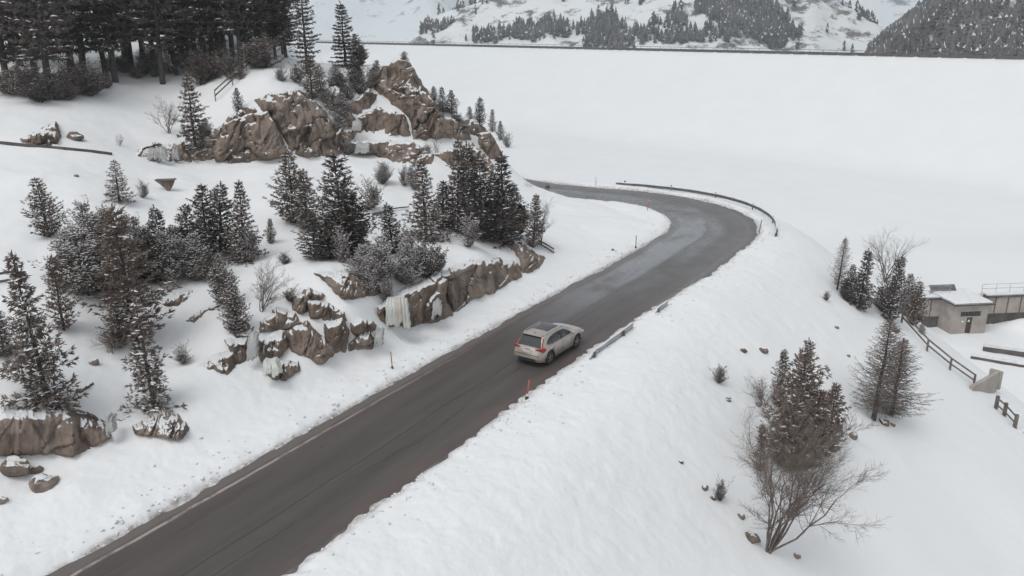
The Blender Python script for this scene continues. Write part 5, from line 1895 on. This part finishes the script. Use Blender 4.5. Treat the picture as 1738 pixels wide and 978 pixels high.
def intake():
    yc = -2.3                                        # the block stands this far in front of the wall
    t0, t1 = wall_len(1620, 530, yc), wall_len(1677, 530, yc)
    root = empty("intake_building", (WA[0], WA[1], 0), WROT)
    tag(root, "small concrete dam building with brown door and slot window", "building")
    zb, zt = FLOOR - 1.0, WTOP - 0.12
    w = t1 - t0
    cx = (t0 + t1) / 2
    m = MB()
    # front wall built round the slot window and the door
    dx0, dx1 = t0 + w * 0.40, t0 + w * 0.575
    dz0, dz1 = FLOOR + 0.05, FLOOR + 1.95
    sx0, sx1 = t0 + w * 0.20, t0 + w * 0.80
    sz0, sz1 = WTOP - 1.45, WTOP - 0.88

    def fbx(x0, x1, z0, z1, y0=yc, y1=yc + 0.25):
        m.box(((x0 + x1) / 2, (y0 + y1) / 2, (z0 + z1) / 2), (x1 - x0, y1 - y0, z1 - z0))
    fbx(t0, t1, sz1, zt)
    fbx(t0, sx0, sz0, sz1)
    fbx(sx1, t1, sz0, sz1)
    fbx(t0, t1, dz1, sz0)
    fbx(t0, dx0, zb, dz1)
    fbx(dx1, t1, zb, dz1)
    for x in (t0 + 0.125, t1 - 0.125):
        m.box((x, yc / 2 + 0.25, (zb + zt) / 2), (0.25, -yc + 0.0, zt - zb - 0.004))
    m.build("wall", M['concrete'], root)
    m = MB(); m.box(((dx0 + dx1) / 2, yc + 0.15, (dz0 + dz1) / 2), (dx1 - dx0, 0.06, dz1 - dz0))
    d = m.build("door", M['door'], root)
    m = MB(); m.box(((dx0 + dx1) / 2 + 0.02, yc + 0.112, dz0 + 1.45), (0.22, 0.012, 0.26)); m.build("notice", M['white_paint'], d)
    m = MB(); m.box((dx1 - 0.12, yc + 0.10, dz0 + 0.95), (0.10, 0.05, 0.03)); m.build("handle", M['steel'], d)
    m = MB()
    m.box(((sx0 + sx1) / 2, yc + 0.2, (sz0 + sz1) / 2), (sx1 - sx0, 0.05, sz1 - sz0))
    wn_ = m.build("window", M['dark_glass'], root)
    m = MB()
    for i in range(13):
        x = sx0 + (sx1 - sx0) * (i + 0.5) / 13
        m.box((x, yc + 0.15, (sz0 + sz1) / 2), (0.035, 0.05, sz1 - sz0))
    m.build("window_bars", M['steel_dark'], wn_)
    m = MB(); m.box((dx0 - 0.45, yc - 0.02, dz0 + 1.45), (0.24, 0.03, 0.17)); m.build("wall_sign", M['white_paint'], root)
    m = MB()
    m.box((cx + 0.05, yc / 2 + 0.3, WTOP + 0.03), (w + 0.7, -yc + 1.5, 0.26))
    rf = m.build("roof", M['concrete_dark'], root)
    # snow on the roof, with slightly drooping rounded edge
    V, F = [], []
    nx, ny = 16, 12
    X0, X1, Y0, Y1 = cx - w / 2 - 0.34, cx + w / 2 + 0.44, yc / 2 + 0.3 - (-yc + 1.5) / 2 - 0.03, 2.2
    for j in range(ny + 1):
        for i in range(nx + 1):
            x, y = X0 + (X1 - X0) * i / nx, Y0 + (Y1 - Y0) * j / ny
            e = min(i, nx - i, j) / 2.0
            z = WTOP + 0.165 + 0.15 * math.sqrt(min(1, e)) + 0.04 * float(noise3(x * 1.3, y * 1.3, 0, 4))
            if min(i, nx - i, j) == 0:
                z = WTOP + 0.10
            V.append((x, y, z))
    for j in range(ny):
        for i in range(nx):
            F.append((j * (nx + 1) + i, j * (nx + 1) + i + 1, (j + 1) * (nx + 1) + i + 1, (j + 1) * (nx + 1) + i))
    link("roof_snow", mesh_from("roof_snow", V, F, M['snow_pad'], None, True), rf)
    m = MB()
    hx0, hx1 = t0 - 0.6, t0 + w * 0.62
    m.box(((hx0 + hx1) / 2, 1.6, WTOP + 0.62), (hx1 - hx0, 0.08, 0.75), 0, 0, Matrix.Rotation(-0.75, 3, 'X'))
    m.build("hatch", M['steel_dark'], rf)


intake()


def long_wall(u0, u1, label, low_frac, seams, seed):
    t0, t1 = wall_len(u0), wall_len(u1)
    root = empty("retaining_wall", (WA[0], WA[1], 0), WROT)
    tag(root, label, "wall")
    zs = WTOP - (WTOP - FLOOR) * low_frac
    m = MB()
    edges = [t0] + [wall_len(s) for s in seams] + [t1]
    for a, b in zip(edges[:-1], edges[1:]):
        m.box(((a + b) / 2, 0.3, (zs + WTOP - 0.2) / 2), (b - a - 0.16, 0.5, WTOP - 0.2 - zs))
    m.build("panels", M['concrete'], root)
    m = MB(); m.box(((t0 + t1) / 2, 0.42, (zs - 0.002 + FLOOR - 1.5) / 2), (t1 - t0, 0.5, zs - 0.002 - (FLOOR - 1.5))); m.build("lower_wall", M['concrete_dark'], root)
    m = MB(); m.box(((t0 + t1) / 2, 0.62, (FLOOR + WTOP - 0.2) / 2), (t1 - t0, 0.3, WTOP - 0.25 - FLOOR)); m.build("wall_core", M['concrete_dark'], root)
    m = MB(); m.box(((t0 + t1) / 2, 0.30, WTOP - 0.09), (t1 - t0, 0.85, 0.22)); cp = m.build("coping", M['concrete_dark'], root)
    m = MB(); m.box(((t0 + t1) / 2, 0.42, WTOP + 0.09), (t1 - t0, 0.80, 0.13)); m.build("snow_cap", M['snow_pad'], cp)


long_wall(1548, 1606, "left stretch of the panelled concrete wall beside the dam building", 0.62, [1583], 1)
long_wall(1676, 1790, "right stretch of the panelled concrete wall beside the dam building", 0.60, [1692, 1713, 1735, 1757, 1778], 2)


def top_rail(u0, u1, dy, label):
    t0, t1 = wall_len(u0), wall_len(u1)
    root = empty("railing", (WA[0], WA[1], WTOP), WROT)
    tag(root, label, "railing")
    for z in (1.15, 0.65):
        m = MB(); m.tube([(t0, dy, z), (t1, dy, z)], 0.028, 6); m.build("rail", M['steel'], root)
    n = max(2, int((t1 - t0) / 1.6))
    for i in range(n + 1):
        m = MB(); x = t0 + (t1 - t0) * i / n
        m.tube([(x, dy, 0), (x, dy, 1.15)], 0.028, 6); m.build("post", M['steel'], root)


top_rail(1550, 1618, 0.7, "thin steel railing on the wall left of the dam building")
top_rail(1672, 1790, 0.7, "thin steel railing on the wall right of the dam building")


def block_between(name, label, cat, a_px, b_px, h_px, thick, mat, snow=0.0, extra=None, sink=0.6):
    a, b = hit(*a_px), hit(*b_px)
    if a is None or b is None:
        print("no hit", name)
        return
    root = empty(name, a)
    tag(root, label, cat)
    d = b - a
    L = float(np.hypot(d[0], d[1]))
    rz = math.atan2(d[1], d[0])
    root.rotation_euler[2] = rz
    h = metres(h_px, (a + b) / 2)
    zmid = d[2] / 2
    m = MB(); m.box((L / 2, thick / 2, zmid + h / 2 - sink / 2), (L, thick, h + sink)); m.build("wall", M[mat], root)
    if snow:
        m = MB(); m.box((L / 2, thick / 2, zmid + h + snow / 2 + 0.003), (L + 0.02, thick + 0.04, snow)); m.build("snow_cap", M['snow_pad'], root)
    if extra:
        extra(root, L, h, zmid)


block_between("basin_wall", "far dark wall of the half-buried concrete basin in the valley snow", "basin wall", (1668, 596), (1790, 615), 9, 0.35, 'concrete_dark', 0.25)
block_between("basin_wall", "near low wall of the half-buried basin with broken dark edge", "basin wall", (1647, 609), (1790, 634), 5, 0.35, 'concrete_dark', 0.22)


def _cap(root, L, h, zm):
    m = MB(); m.box((L + 0.16, 0.30, zm + h / 2 - 0.2), (0.32, 0.9, h + 0.4)); m.build("end_pillar", M['concrete'], root)
    m = MB(); m.box((L + 0.16, -0.156, zm + h - 0.25), (0.26, 0.012, 0.42)); m.build("yellow_plate", M['yellow'], root)


M['yellow'] = new_mat("faded_yellow", (0.42, 0.37, 0.24), 0.6)[0]
block_between("concrete_block", "grey concrete block wall at the lower end of the embankment fence", "block", (1651, 664), (1690, 668), 23, 0.3, 'concrete', 0.0, _cap)
block_between("pit_wall", "dark pit wall cut by the right edge below the short fence", "wall", (1716, 726), (1800, 760), 12, 0.35, 'concrete_dark', 0.12)


# ------------------------------------------------------------------ the car
def car():
    paint, pn, pl_, pb = new_mat("champagne_paint", (0.45, 0.395, 0.357), 0.30, 0.45, 0.5)
    pb.inputs["Coat Weight"].default_value = 0.6
    pb.inputs["Coat Roughness"].default_value = 0.08
    # road salt dulls the lower body
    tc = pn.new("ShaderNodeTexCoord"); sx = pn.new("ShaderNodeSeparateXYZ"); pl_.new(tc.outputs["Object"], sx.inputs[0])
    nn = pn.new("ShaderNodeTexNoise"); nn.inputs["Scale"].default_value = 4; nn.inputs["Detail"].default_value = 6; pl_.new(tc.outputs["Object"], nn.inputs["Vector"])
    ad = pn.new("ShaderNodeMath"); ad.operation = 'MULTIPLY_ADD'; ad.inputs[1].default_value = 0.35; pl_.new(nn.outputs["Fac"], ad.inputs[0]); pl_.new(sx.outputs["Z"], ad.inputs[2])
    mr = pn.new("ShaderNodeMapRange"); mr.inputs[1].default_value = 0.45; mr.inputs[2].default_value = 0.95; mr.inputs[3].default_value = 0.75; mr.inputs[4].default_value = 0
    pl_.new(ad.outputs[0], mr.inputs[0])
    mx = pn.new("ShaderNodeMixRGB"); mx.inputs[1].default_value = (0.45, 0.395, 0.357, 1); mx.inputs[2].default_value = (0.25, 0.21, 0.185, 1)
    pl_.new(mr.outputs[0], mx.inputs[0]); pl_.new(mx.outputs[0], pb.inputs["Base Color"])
    black = new_mat("black_plastic", (0.025, 0.024, 0.024), 0.55)[0]
    glass = new_mat("tinted_glass", (0.020, 0.022, 0.024), 0.10, 0, 0.5)[0]
    rglass = new_mat("rear_glass", (0.035, 0.042, 0.042), 0.10, 0, 0.6)[0]
    sroof = new_mat("roof_glass", (0.045, 0.045, 0.05), 0.12, 0, 0.5)[0]
    red = new_mat("tail_lamp_red", (0.30, 0.035, 0.025), 0.4)[0]
    dred = new_mat("tail_lamp_dark", (0.22, 0.02, 0.015), 0.2)[0]
    rub = new_mat("tyre_rubber", (0.035, 0.033, 0.032), 0.85)[0]
    alloy = new_mat("alloy", (0.42, 0.41, 0.40), 0.35, 0.7)[0]
    chrome = new_mat("chrome", (0.6, 0.6, 0.6), 0.2, 0.9)[0]
    plate = new_mat("plate", (0.62, 0.62, 0.60), 0.5)[0]
    root = empty("parked_car", (0.775, 40.28, 0.035), -math.radians(33.6))
    root.name = "suv_car"
    tag(root, "champagne silver family SUV driving away on the wet road", "car")
    WY = (0.88, 3.745)
    RW = 0.372

    def hw(y):
        return float(np.interp(y, [0, .06, .2, .5, 1.2, 3.6, 4.0, 4.35, 4.55, 4.69], [.74, .84, .91, .945, .95, .945, .94, .90, .80, .60]))

    def zt(y):
        return float(np.interp(y, [0, .1, .5, 1.5, 3.2, 3.5, 3.9, 4.3, 4.5, 4.62, 4.69], [1.0, 1.03, 1.06, 1.05, 1.03, 1.05, 1.03, .98, .93, .85, .70]))

    def zb(y):
        b = float(np.interp(y, [0, .1, .45, 1.3, 3.3, 4.3, 4.69], [.36, .33, .27, .24, .24, .26, .34]))
        for c in WY:
            q = 0.435 ** 2 - (y - c) ** 2
            if q > 0:
                b = max(b, 0.36 + math.sqrt(q))
        return b
    ys = sorted(set([0, .02, .06, .12, .2, .3] + [round(WY[0] + 0.435 * math.cos(PI * k / 12), 4) for k in range(13)] + [1.4, 1.8, 2.2, 2.6, 3.0, 3.2]
                    + [round(WY[1] + 0.435 * math.cos(PI * k / 12), 4) for k in range(13)] + [4.25, 4.35, 4.45, 4.53, 4.6, 4.65, 4.69]))
    rows = []
    for y in ys:
        h, t, b = hw(y), zt(y), zb(y)
        prof = [(h * .955, b), (h * .985, max(.42, b + .03)), (h * .99, max(.55, b + .05)), (h, max(.72, b + .03)), (h * .985, max(.88, b + 0.06)), (h * .955, t - .05), (h * .90, t - .012), (h * .82, t + .005), (h * .45, t + .035), (0, t + .045)]
        pr = [(x, z) for x, z in prof] + [(-x, z) for x, z in prof[-2::-1]]
        R = []
        for x, z in pr:
            sh = 0
            if y < 0.55:
                sh = (1 - y / .55) * (0.20 * max(0, z - .68) + (0.035 if z > .66 else 0))
            if y > 4.2:
                sh = -(y - 4.2) / .49 * 0.25 * max(0, z - .7)
            R.append((x, y + sh, z))
        rows.append(R)
    n = len(rows[0])
    V = [p for r in rows for p in r]
    F = []
    for i in range(len(rows) - 1):
        for j in range(n - 1):
            F.append((i * n + j, i * n + j + 1, (i + 1) * n + j + 1, (i + 1) * n + j))
    F.append(tuple(range(n))[::-1])
    F.append(tuple((len(rows) - 1) * n + j for j in range(n)))
    body = link("body", mesh_from("body", V, F, paint, None, True), root)
    # dark inner structure: floor, wheel wells
    m = MB()
    m.box((0, 2.33, 0.42), (1.40, 4.2, 0.36))
    m.box((0, 2.35, 0.66), (1.74, 2.0, 0.6))
    m.box((0, 2.33, 0.80), (1.50, 4.2, 0.25))
    m.build("underbody", black, root)
    # greenhouse
    BY0, BY1, RY0, RY1 = .20, 3.62, .60, 2.62
    BH, RH = .865, .665
    ZB, ZR = 1.03, 1.565

    def ring(y0, y1, h, z, cr, front_h=None):
        pts = []
        fh = front_h or h
        for (cx, cy, a0, hh) in ((h - cr, y0 + cr, -90, h), (fh - cr, y1 - cr, 0, fh), (-(fh - cr), y1 - cr, 90, fh), (-(h - cr), y0 + cr, 180, h)):
            for k in range(6):
                a = math.radians(a0 + 90 * k / 5)
                pts.append((cx + cr * math.cos(a), cy + cr * math.sin(a), z))
        return pts
    rings = []
    for t in (0, .25, .5, .75, .93, 1.0):
        bulge = 0.018 * math.sin(PI * t)
        rings.append(ring(BY0 + (RY0 - BY0) * t - bulge, BY1 + (RY1 - BY1) * t + bulge * 3, BH + (RH - BH) * t + bulge, ZB + (ZR - ZB) * t, .10 + 0.06 * t, (BH - .06) + (RH - BH + .04) * t + bulge))
    last = rings[-1]
    rc = (0, (RY0 + RY1) / 2)

    def roof_z(r):
        return float(np.interp(r, [0, .3, .6, .8, .92, 1], [1.668, 1.664, 1.65, 1.63, 1.603, 1.565]))
    for r in (.96, .90, .78, .6, .3, .05):
        rings.append([(rc[0] + (p[0] - rc[0]) * r, rc[1] + (p[1] - rc[1]) * r, roof_z(r)) for p in last])
    n = len(last)
    V = [p for r in rings for p in r]
    F = []
    for i in range(len(rings) - 1):
        for j in range(n):
            F.append((i * n + j, i * n + (j + 1) % n, (i + 1) * n + (j + 1) % n, (i + 1) * n + j))
    F.append(tuple((len(rings) - 1) * n + j for j in range(n)))
    roof = link("roof", mesh_from("roof", V, F, paint, None, True), root)

    def sidex(z, y):
        t = (z - ZB) / (ZR - ZB)
        f = np.clip((y - 1.0) / 2.5, 0, 1)
        return BH + (RH - BH) * t + 0.018 * math.sin(PI * min(max(t, 0), 1)) - 0.03 * f * f

    def panel(name, pts, mat, par, thick=0.012):
        """fan panel with a rim from an outline; pts are outer points, in-plane"""
        c = np.mean(np.array(pts), 0)
        V = [tuple(c)] + list(pts)
        k = len(pts)
        F = [(0, 1 + i, 1 + (i + 1) % k) for i in range(k)]
        return link(name, mesh_from(name, V, F, mat, None, False), par)
    out = [(0.66, 1.20), (0.80, 1.34), (1.05, 1.44), (1.5, 1.50), (2.1, 1.515), (2.5, 1.475), (2.85, 1.33), (3.22, 1.12), (3.24, 1.075), (2.0, 1.07), (1.1, 1.10), (0.78, 1.135)]
    for s in (1, -1):
        sg = MB()
        # dense strip so that it follows the bulged side
        N = 28
        y_ = [0.66 + (3.24 - 0.66) * i / N for i in range(N + 1)]
        up = lambda y: float(np.interp(y, [.66, .80, 1.05, 1.5, 2.1, 2.5, 2.85, 3.24], [1.20, 1.34, 1.44, 1.50, 1.515, 1.475, 1.33, 1.085]))
        lo = lambda y: float(np.interp(y, [.66, .78, 1.1, 2.0, 3.24], [1.175, 1.135, 1.10, 1.075, 1.07]))
        V, F = [], []
        for i, y in enumerate(y_):
            for q in range(6):
                z = lo(y) + (up(y) - lo(y)) * q / 5
                V.append((s * (sidex(z, y) + 0.016), y, z))
        for i in range(N):
            for q in range(5):
                f = (i * 6 + q, (i + 1) * 6 + q, (i + 1) * 6 + q + 1, i * 6 + q + 1)
                F.append(f if s > 0 else f[::-1])
        gw = link("side_window", mesh_from("side_window", V, F, glass, None, True), root)
        m = MB()
        for yb in (1.18, 2.10):
            m.beam((s * (sidex(1.08, yb) + .022), yb + 0.02, 1.08), (s * (sidex(1.5, yb) + .022), yb - 0.06, up(yb - .06) - 0.01), 0.012, 0.05, 0, (1, 0, 0))
        m.build("window_pillars", black, gw)
        m = MB()
        for a, b in zip(y_[:-1], y_[1:]):
            m.beam((s * (sidex(lo(a), a) + .022), a, lo(a) - .012), (s * (sidex(lo(b), b) + .022), b, lo(b) - .012), 0.014, 0.022)
        m.build("window_trim", chrome, gw)
        # roof rail
        m = MB()
        m.tube([(s * .615, .72, 1.60), (s * .625, .82, 1.655), (s * .628, 1.6, 1.68), (s * .622, 2.35, 1.645), (s * .612, 2.5, 1.59)], .018, 8)
        m.build("roof_rail", chrome, root, True)
        # mirror
        m = MB()
        m.tube([(s * .88, 3.08, 1.09), (s * .97, 3.10, 1.13), (s * 1.04, 3.11, 1.15), (s * 1.10, 3.11, 1.15)], [.05, .085, .10, .06], 10)
        m.build("mirror", paint, root, True)
        # doors: seams and handles on the flank
        m = MB()
        for y0 in (1.22, 2.16, 3.12):
            for z0, z1 in ((.40, .72), (.72, .98)):
                m.beam((s * (.9535 if z0 > .5 else .947), y0 + (0.06 if y0 < 1.3 and z0 < .5 else 0), z0), (s * (.943 if z0 > .5 else .9535), y0, z1), 0.008, 0.010, 0, (1, 0, 0))
        m.build("door_seam", black, root)
        for y0 in (1.42, 2.34):
            m = MB(); m.box((s * .957, y0, .90), (.03, .19, .03)); m.build("door_handle", paint, root)
        m = MB(); m.beam((s * .955, 1.38, .335), (s * .955, 3.25, .335), .04, .10); m.build("sill", black, root)
        m = MB(); m.beam((s * .972, 1.36, .385), (s * .972, 3.27, .385), .02, .03); m.build("sill_trim", chrome, root)
        # wheel arch trims
        for cy in WY:
            m = MB()
            m.tube([(s * .925, cy + .44 * math.cos(PI * k / 14), .355 + .44 * math.sin(PI * k / 14)) for k in range(15)], .022, 6)
            m.build("arch_trim", black, root, True)
            # wheel
            wroot = empty("wheel", (s * .815, cy, RW))
            wroot.parent = root
            m = MB()
            prof = [(-.12, .26), (-.12, .335), (-.095, .366), (-.05, .372), (.05, .372), (.095, .366), (.12, .335), (.12, .255)]
            V, F = [], []
            nn_ = 36
            for k in range(nn_):
                a = 2 * PI * k / nn_
                for (x, r) in prof:
                    V.append((x, r * math.cos(a), r * math.sin(a)))
            kk = len(prof)
            for k in range(nn_):
                for j in range(kk - 1):
                    F.append((k * kk + j, k * kk + j + 1, ((k + 1) % nn_) * kk + j + 1, ((k + 1) % nn_) * kk + j))
            link("tyre", mesh_from("tyre", V, F, rub, None, True), wroot)
            m = MB()
            m.cyl((s * .03, 0, 0), (1, 0, 0), .272, .05, 28, 1)
            m.cyl((s * .10, 0, 0), (1, 0, 0), .055, .04, 14, 0)
            for k in range(5):
                a = 2 * PI * k / 5 + 0.3
                d1, d2 = a - .10, a + .10
                for dd in (d1, d2):
                    m.beam((s * .105, .045 * math.cos(a), .045 * math.sin(a)), (s * .095, .255 * math.cos(dd), .255 * math.sin(dd)), .03, .042, 0, (1, 0, 0))
            for k in range(28):
                a, b = 2 * PI * k / 28, 2 * PI * (k + 1) / 28
                m.beam((s * .10, .262 * math.cos(a), .262 * math.sin(a)), (s * .10, .262 * math.cos(b), .262 * math.sin(b)), .018, .03, 0, (1, 0, 0))
            link("rim", m.mesh("rim", [alloy, black]), wroot)
        # tail lamp: upright on the rear pillar, then a block round the corner
        m = MB()
        pts = []
        for t in np.linspace(0.02, 0.86, 7):
            yb = BY0 + (RY0 - BY0) * t - .018 * math.sin(PI * t) - .014
            xo = BH + (RH - BH) * t - .035
            w_ = 0.055 - 0.03 * t
            pts.append((xo, yb, ZB + (ZR - ZB) * t, w_))
        for a, b in zip(pts[:-1], pts[1:]):
            m.add([(s * (a[0] - a[3]), a[1], a[2]), (s * (a[0] + .01), a[1] + .012, a[2]), (s * (b[0] + .01), b[1] + .012, b[2]), (s * (b[0] - b[3]), b[1], b[2]),
                   (s * (a[0] - a[3]), a[1] + .05, a[2]), (s * (a[0] + .025), a[1] + .07, a[2]), (s * (b[0] + .025), b[1] + .07, b[2]), (s * (b[0] - b[3]), b[1] + .05, b[2])],
                  [(0, 1, 2, 3), (1, 5, 6, 2), (0, 3, 7, 4), (4, 7, 6, 5), (0, 4, 5, 1), (3, 2, 6, 7)])
        # corner block
        path = [(.46, .085, .02), (.62, .075, .035), (.76, .085, .06), (.845, .12, .085), (.905, .20, .10), (.935, .30, .085), (.948, .42, .03)]
        V, F = [], []
        for (x, y, hh) in path:
            for zz in (-hh, hh * 1.15):
                V.append((s * (x + .012), y - .012, .985 + zz))
                V.append((s * (x - .04), y + .05, .985 + zz))
        for i in range(len(path) - 1):
            a, b = i * 4, (i + 1) * 4
            F += [(a, b, b + 2, a + 2), (a + 2, b + 2, b + 3, a + 3), (a, a + 1, b + 1, b), (a + 1, a + 3, b + 3, b + 1)]
        F += [(0, 2, 3, 1), (len(path) * 4 - 4, len(path) * 4 - 3, len(path) * 4 - 1, len(path) * 4 - 2)]
        m.add(V, F)
        m.build("tail_lamp", red, root)
        m = MB(); m.box((s * .60, -.004, .43), (.27, .03, .075)); m.build("bumper_insert", chrome, root)
        m = MB(); m.box((s * .70, 4.52, .74), (.30, .22, .10)); m.build("headlight", plate, root)
    # rear window and windscreen
    def glazing(name, y0, y1, h0, h1, t0, t1, mat, sgn):
        V, F = [], []
        nx, nt = 10, 6
        for i in range(nt + 1):
            t = t0 + (t1 - t0) * i / nt
            bulge = 0.018 * math.sin(PI * t)
            y = y0 + (y1 - y0) * t + sgn * bulge * (1 if sgn < 0 else 3) + sgn * 0.012
            h = h0 + (h1 - h0) * (t - t0) / (t1 - t0)
            for j in range(nx + 1):
                V.append((-h + 2 * h * j / nx, y, ZB + (ZR - ZB) * t + (0.004 if sgn > 0 else 0.002)))
        for i in range(nt):
            for j in range(nx):
                f = (i * (nx + 1) + j, i * (nx + 1) + j + 1, (i + 1) * (nx + 1) + j + 1, (i + 1) * (nx + 1) + j)
                F.append(f if sgn < 0 else f[::-1])
        return link(name, mesh_from(name, V, F, mat, None, True), root)
    glazing("rear_window", BY0, RY0, .735, .585, .03, .92, rglass, -1)
    glazing("windscreen", BY1, RY1, .73, .565, .06, .95, glass, 1)
    m = MB()
    m.box((0, .60, 1.600), (1.16, .26, .035), 0, 0, Matrix.Rotation(0.16, 3, 'X'))
    m.build("spoiler", paint, root)
    m = MB(); m.box((0, .478, 1.575), (1.14, .03, .03)); m.build("spoiler_edge", black, root)
    # glass roof
    V, F = [], []
    nx, ny = 12, 16
    for j in range(ny + 1):
        for i in range(nx + 1):
            x, y = -.47 + .94 * i / nx, 1.28 + 1.15 * j / ny
            r = max(abs(x) / .665, abs(y - rc[1]) / 1.01)
            V.append((x, y, roof_z(r) + 0.012))
    for j in range(ny):
        for i in range(nx):
            F.append((j * (nx + 1) + i, j * (nx + 1) + i + 1, (j + 1) * (nx + 1) + i + 1, (j + 1) * (nx + 1) + i))
    link("sunroof", mesh_from("sunroof", V, F, sroof, None, True), root)
    m = MB(); m.tube([(0, .80, 1.64), (0, .72, 1.70), (0, .70, 1.70)], [.03, .022, .005], 8); m.build("antenna", paint, root, True)
    m = MB(); m.box((0, .045, .83), (.54, .02, .125)); lp = m.build("licence_plate", plate, root)
    m = MB(); m.box((0, .052, .96), (.30, .02, .025)); m.build("tailgate_trim", chrome, root)
    m = MB(); m.box((0, .03, .40), (1.05, .12, .16)); m.box((0, .02, .655), (1.5, .02, .014)); m.build("bumper_panel", black, root)
    m = MB(); m.box((0, -.012, .505), (1.58, .05, .035)); m.build("bumper_trim", paint, root)
    m = MB()
    m.beam((-.05, 3.60, 1.075), (.62, 3.50, 1.12), .02, .02); m.beam((-.66, 3.56, 1.085), (0.0, 3.58, 1.09), .02, .02)
    m.build("wiper", black, root)
    m = MB(); m.box((0, 4.68, .62), (.8, .06, .26)); m.build("grille", black, root)


car()


# ------------------------------------------------------------------ the air between here and the mountains
def haze():
    me = bpy.data.meshes.new("haze")
    x0, x1, y0, y1, z0, z1 = -2800, 2800, -60, 6700, -420, 1500
    V = [(x, y, z) for x in (x0, x1) for y in (y0, y1) for z in (z0, z1)]
    me.from_pydata(V, [], [(0, 1, 3, 2), (4, 6, 7, 5), (0, 4, 5, 1), (2, 3, 7, 6), (0, 2, 6, 4), (1, 5, 7, 3)])
    m = bpy.data.materials.new("haze")
    m.use_nodes = True
    nt = m.node_tree
    nt.nodes.clear()
    o = nt.nodes.new("ShaderNodeOutputMaterial")
    v = nt.nodes.new("ShaderNodeVolumePrincipled")
    v.inputs["Color"].default_value = (0.84, 0.94, 1.0, 1)
    v.inputs["Density"].default_value = HAZE
    v.inputs["Anisotropy"].default_value = 0.0
    nt.links.new(v.outputs[0], o.inputs["Volume"])
    me.materials.append(m)
    ob = link("haze", me)
    tag(ob, kind="stuff")


HAZE = 0.00026
haze()
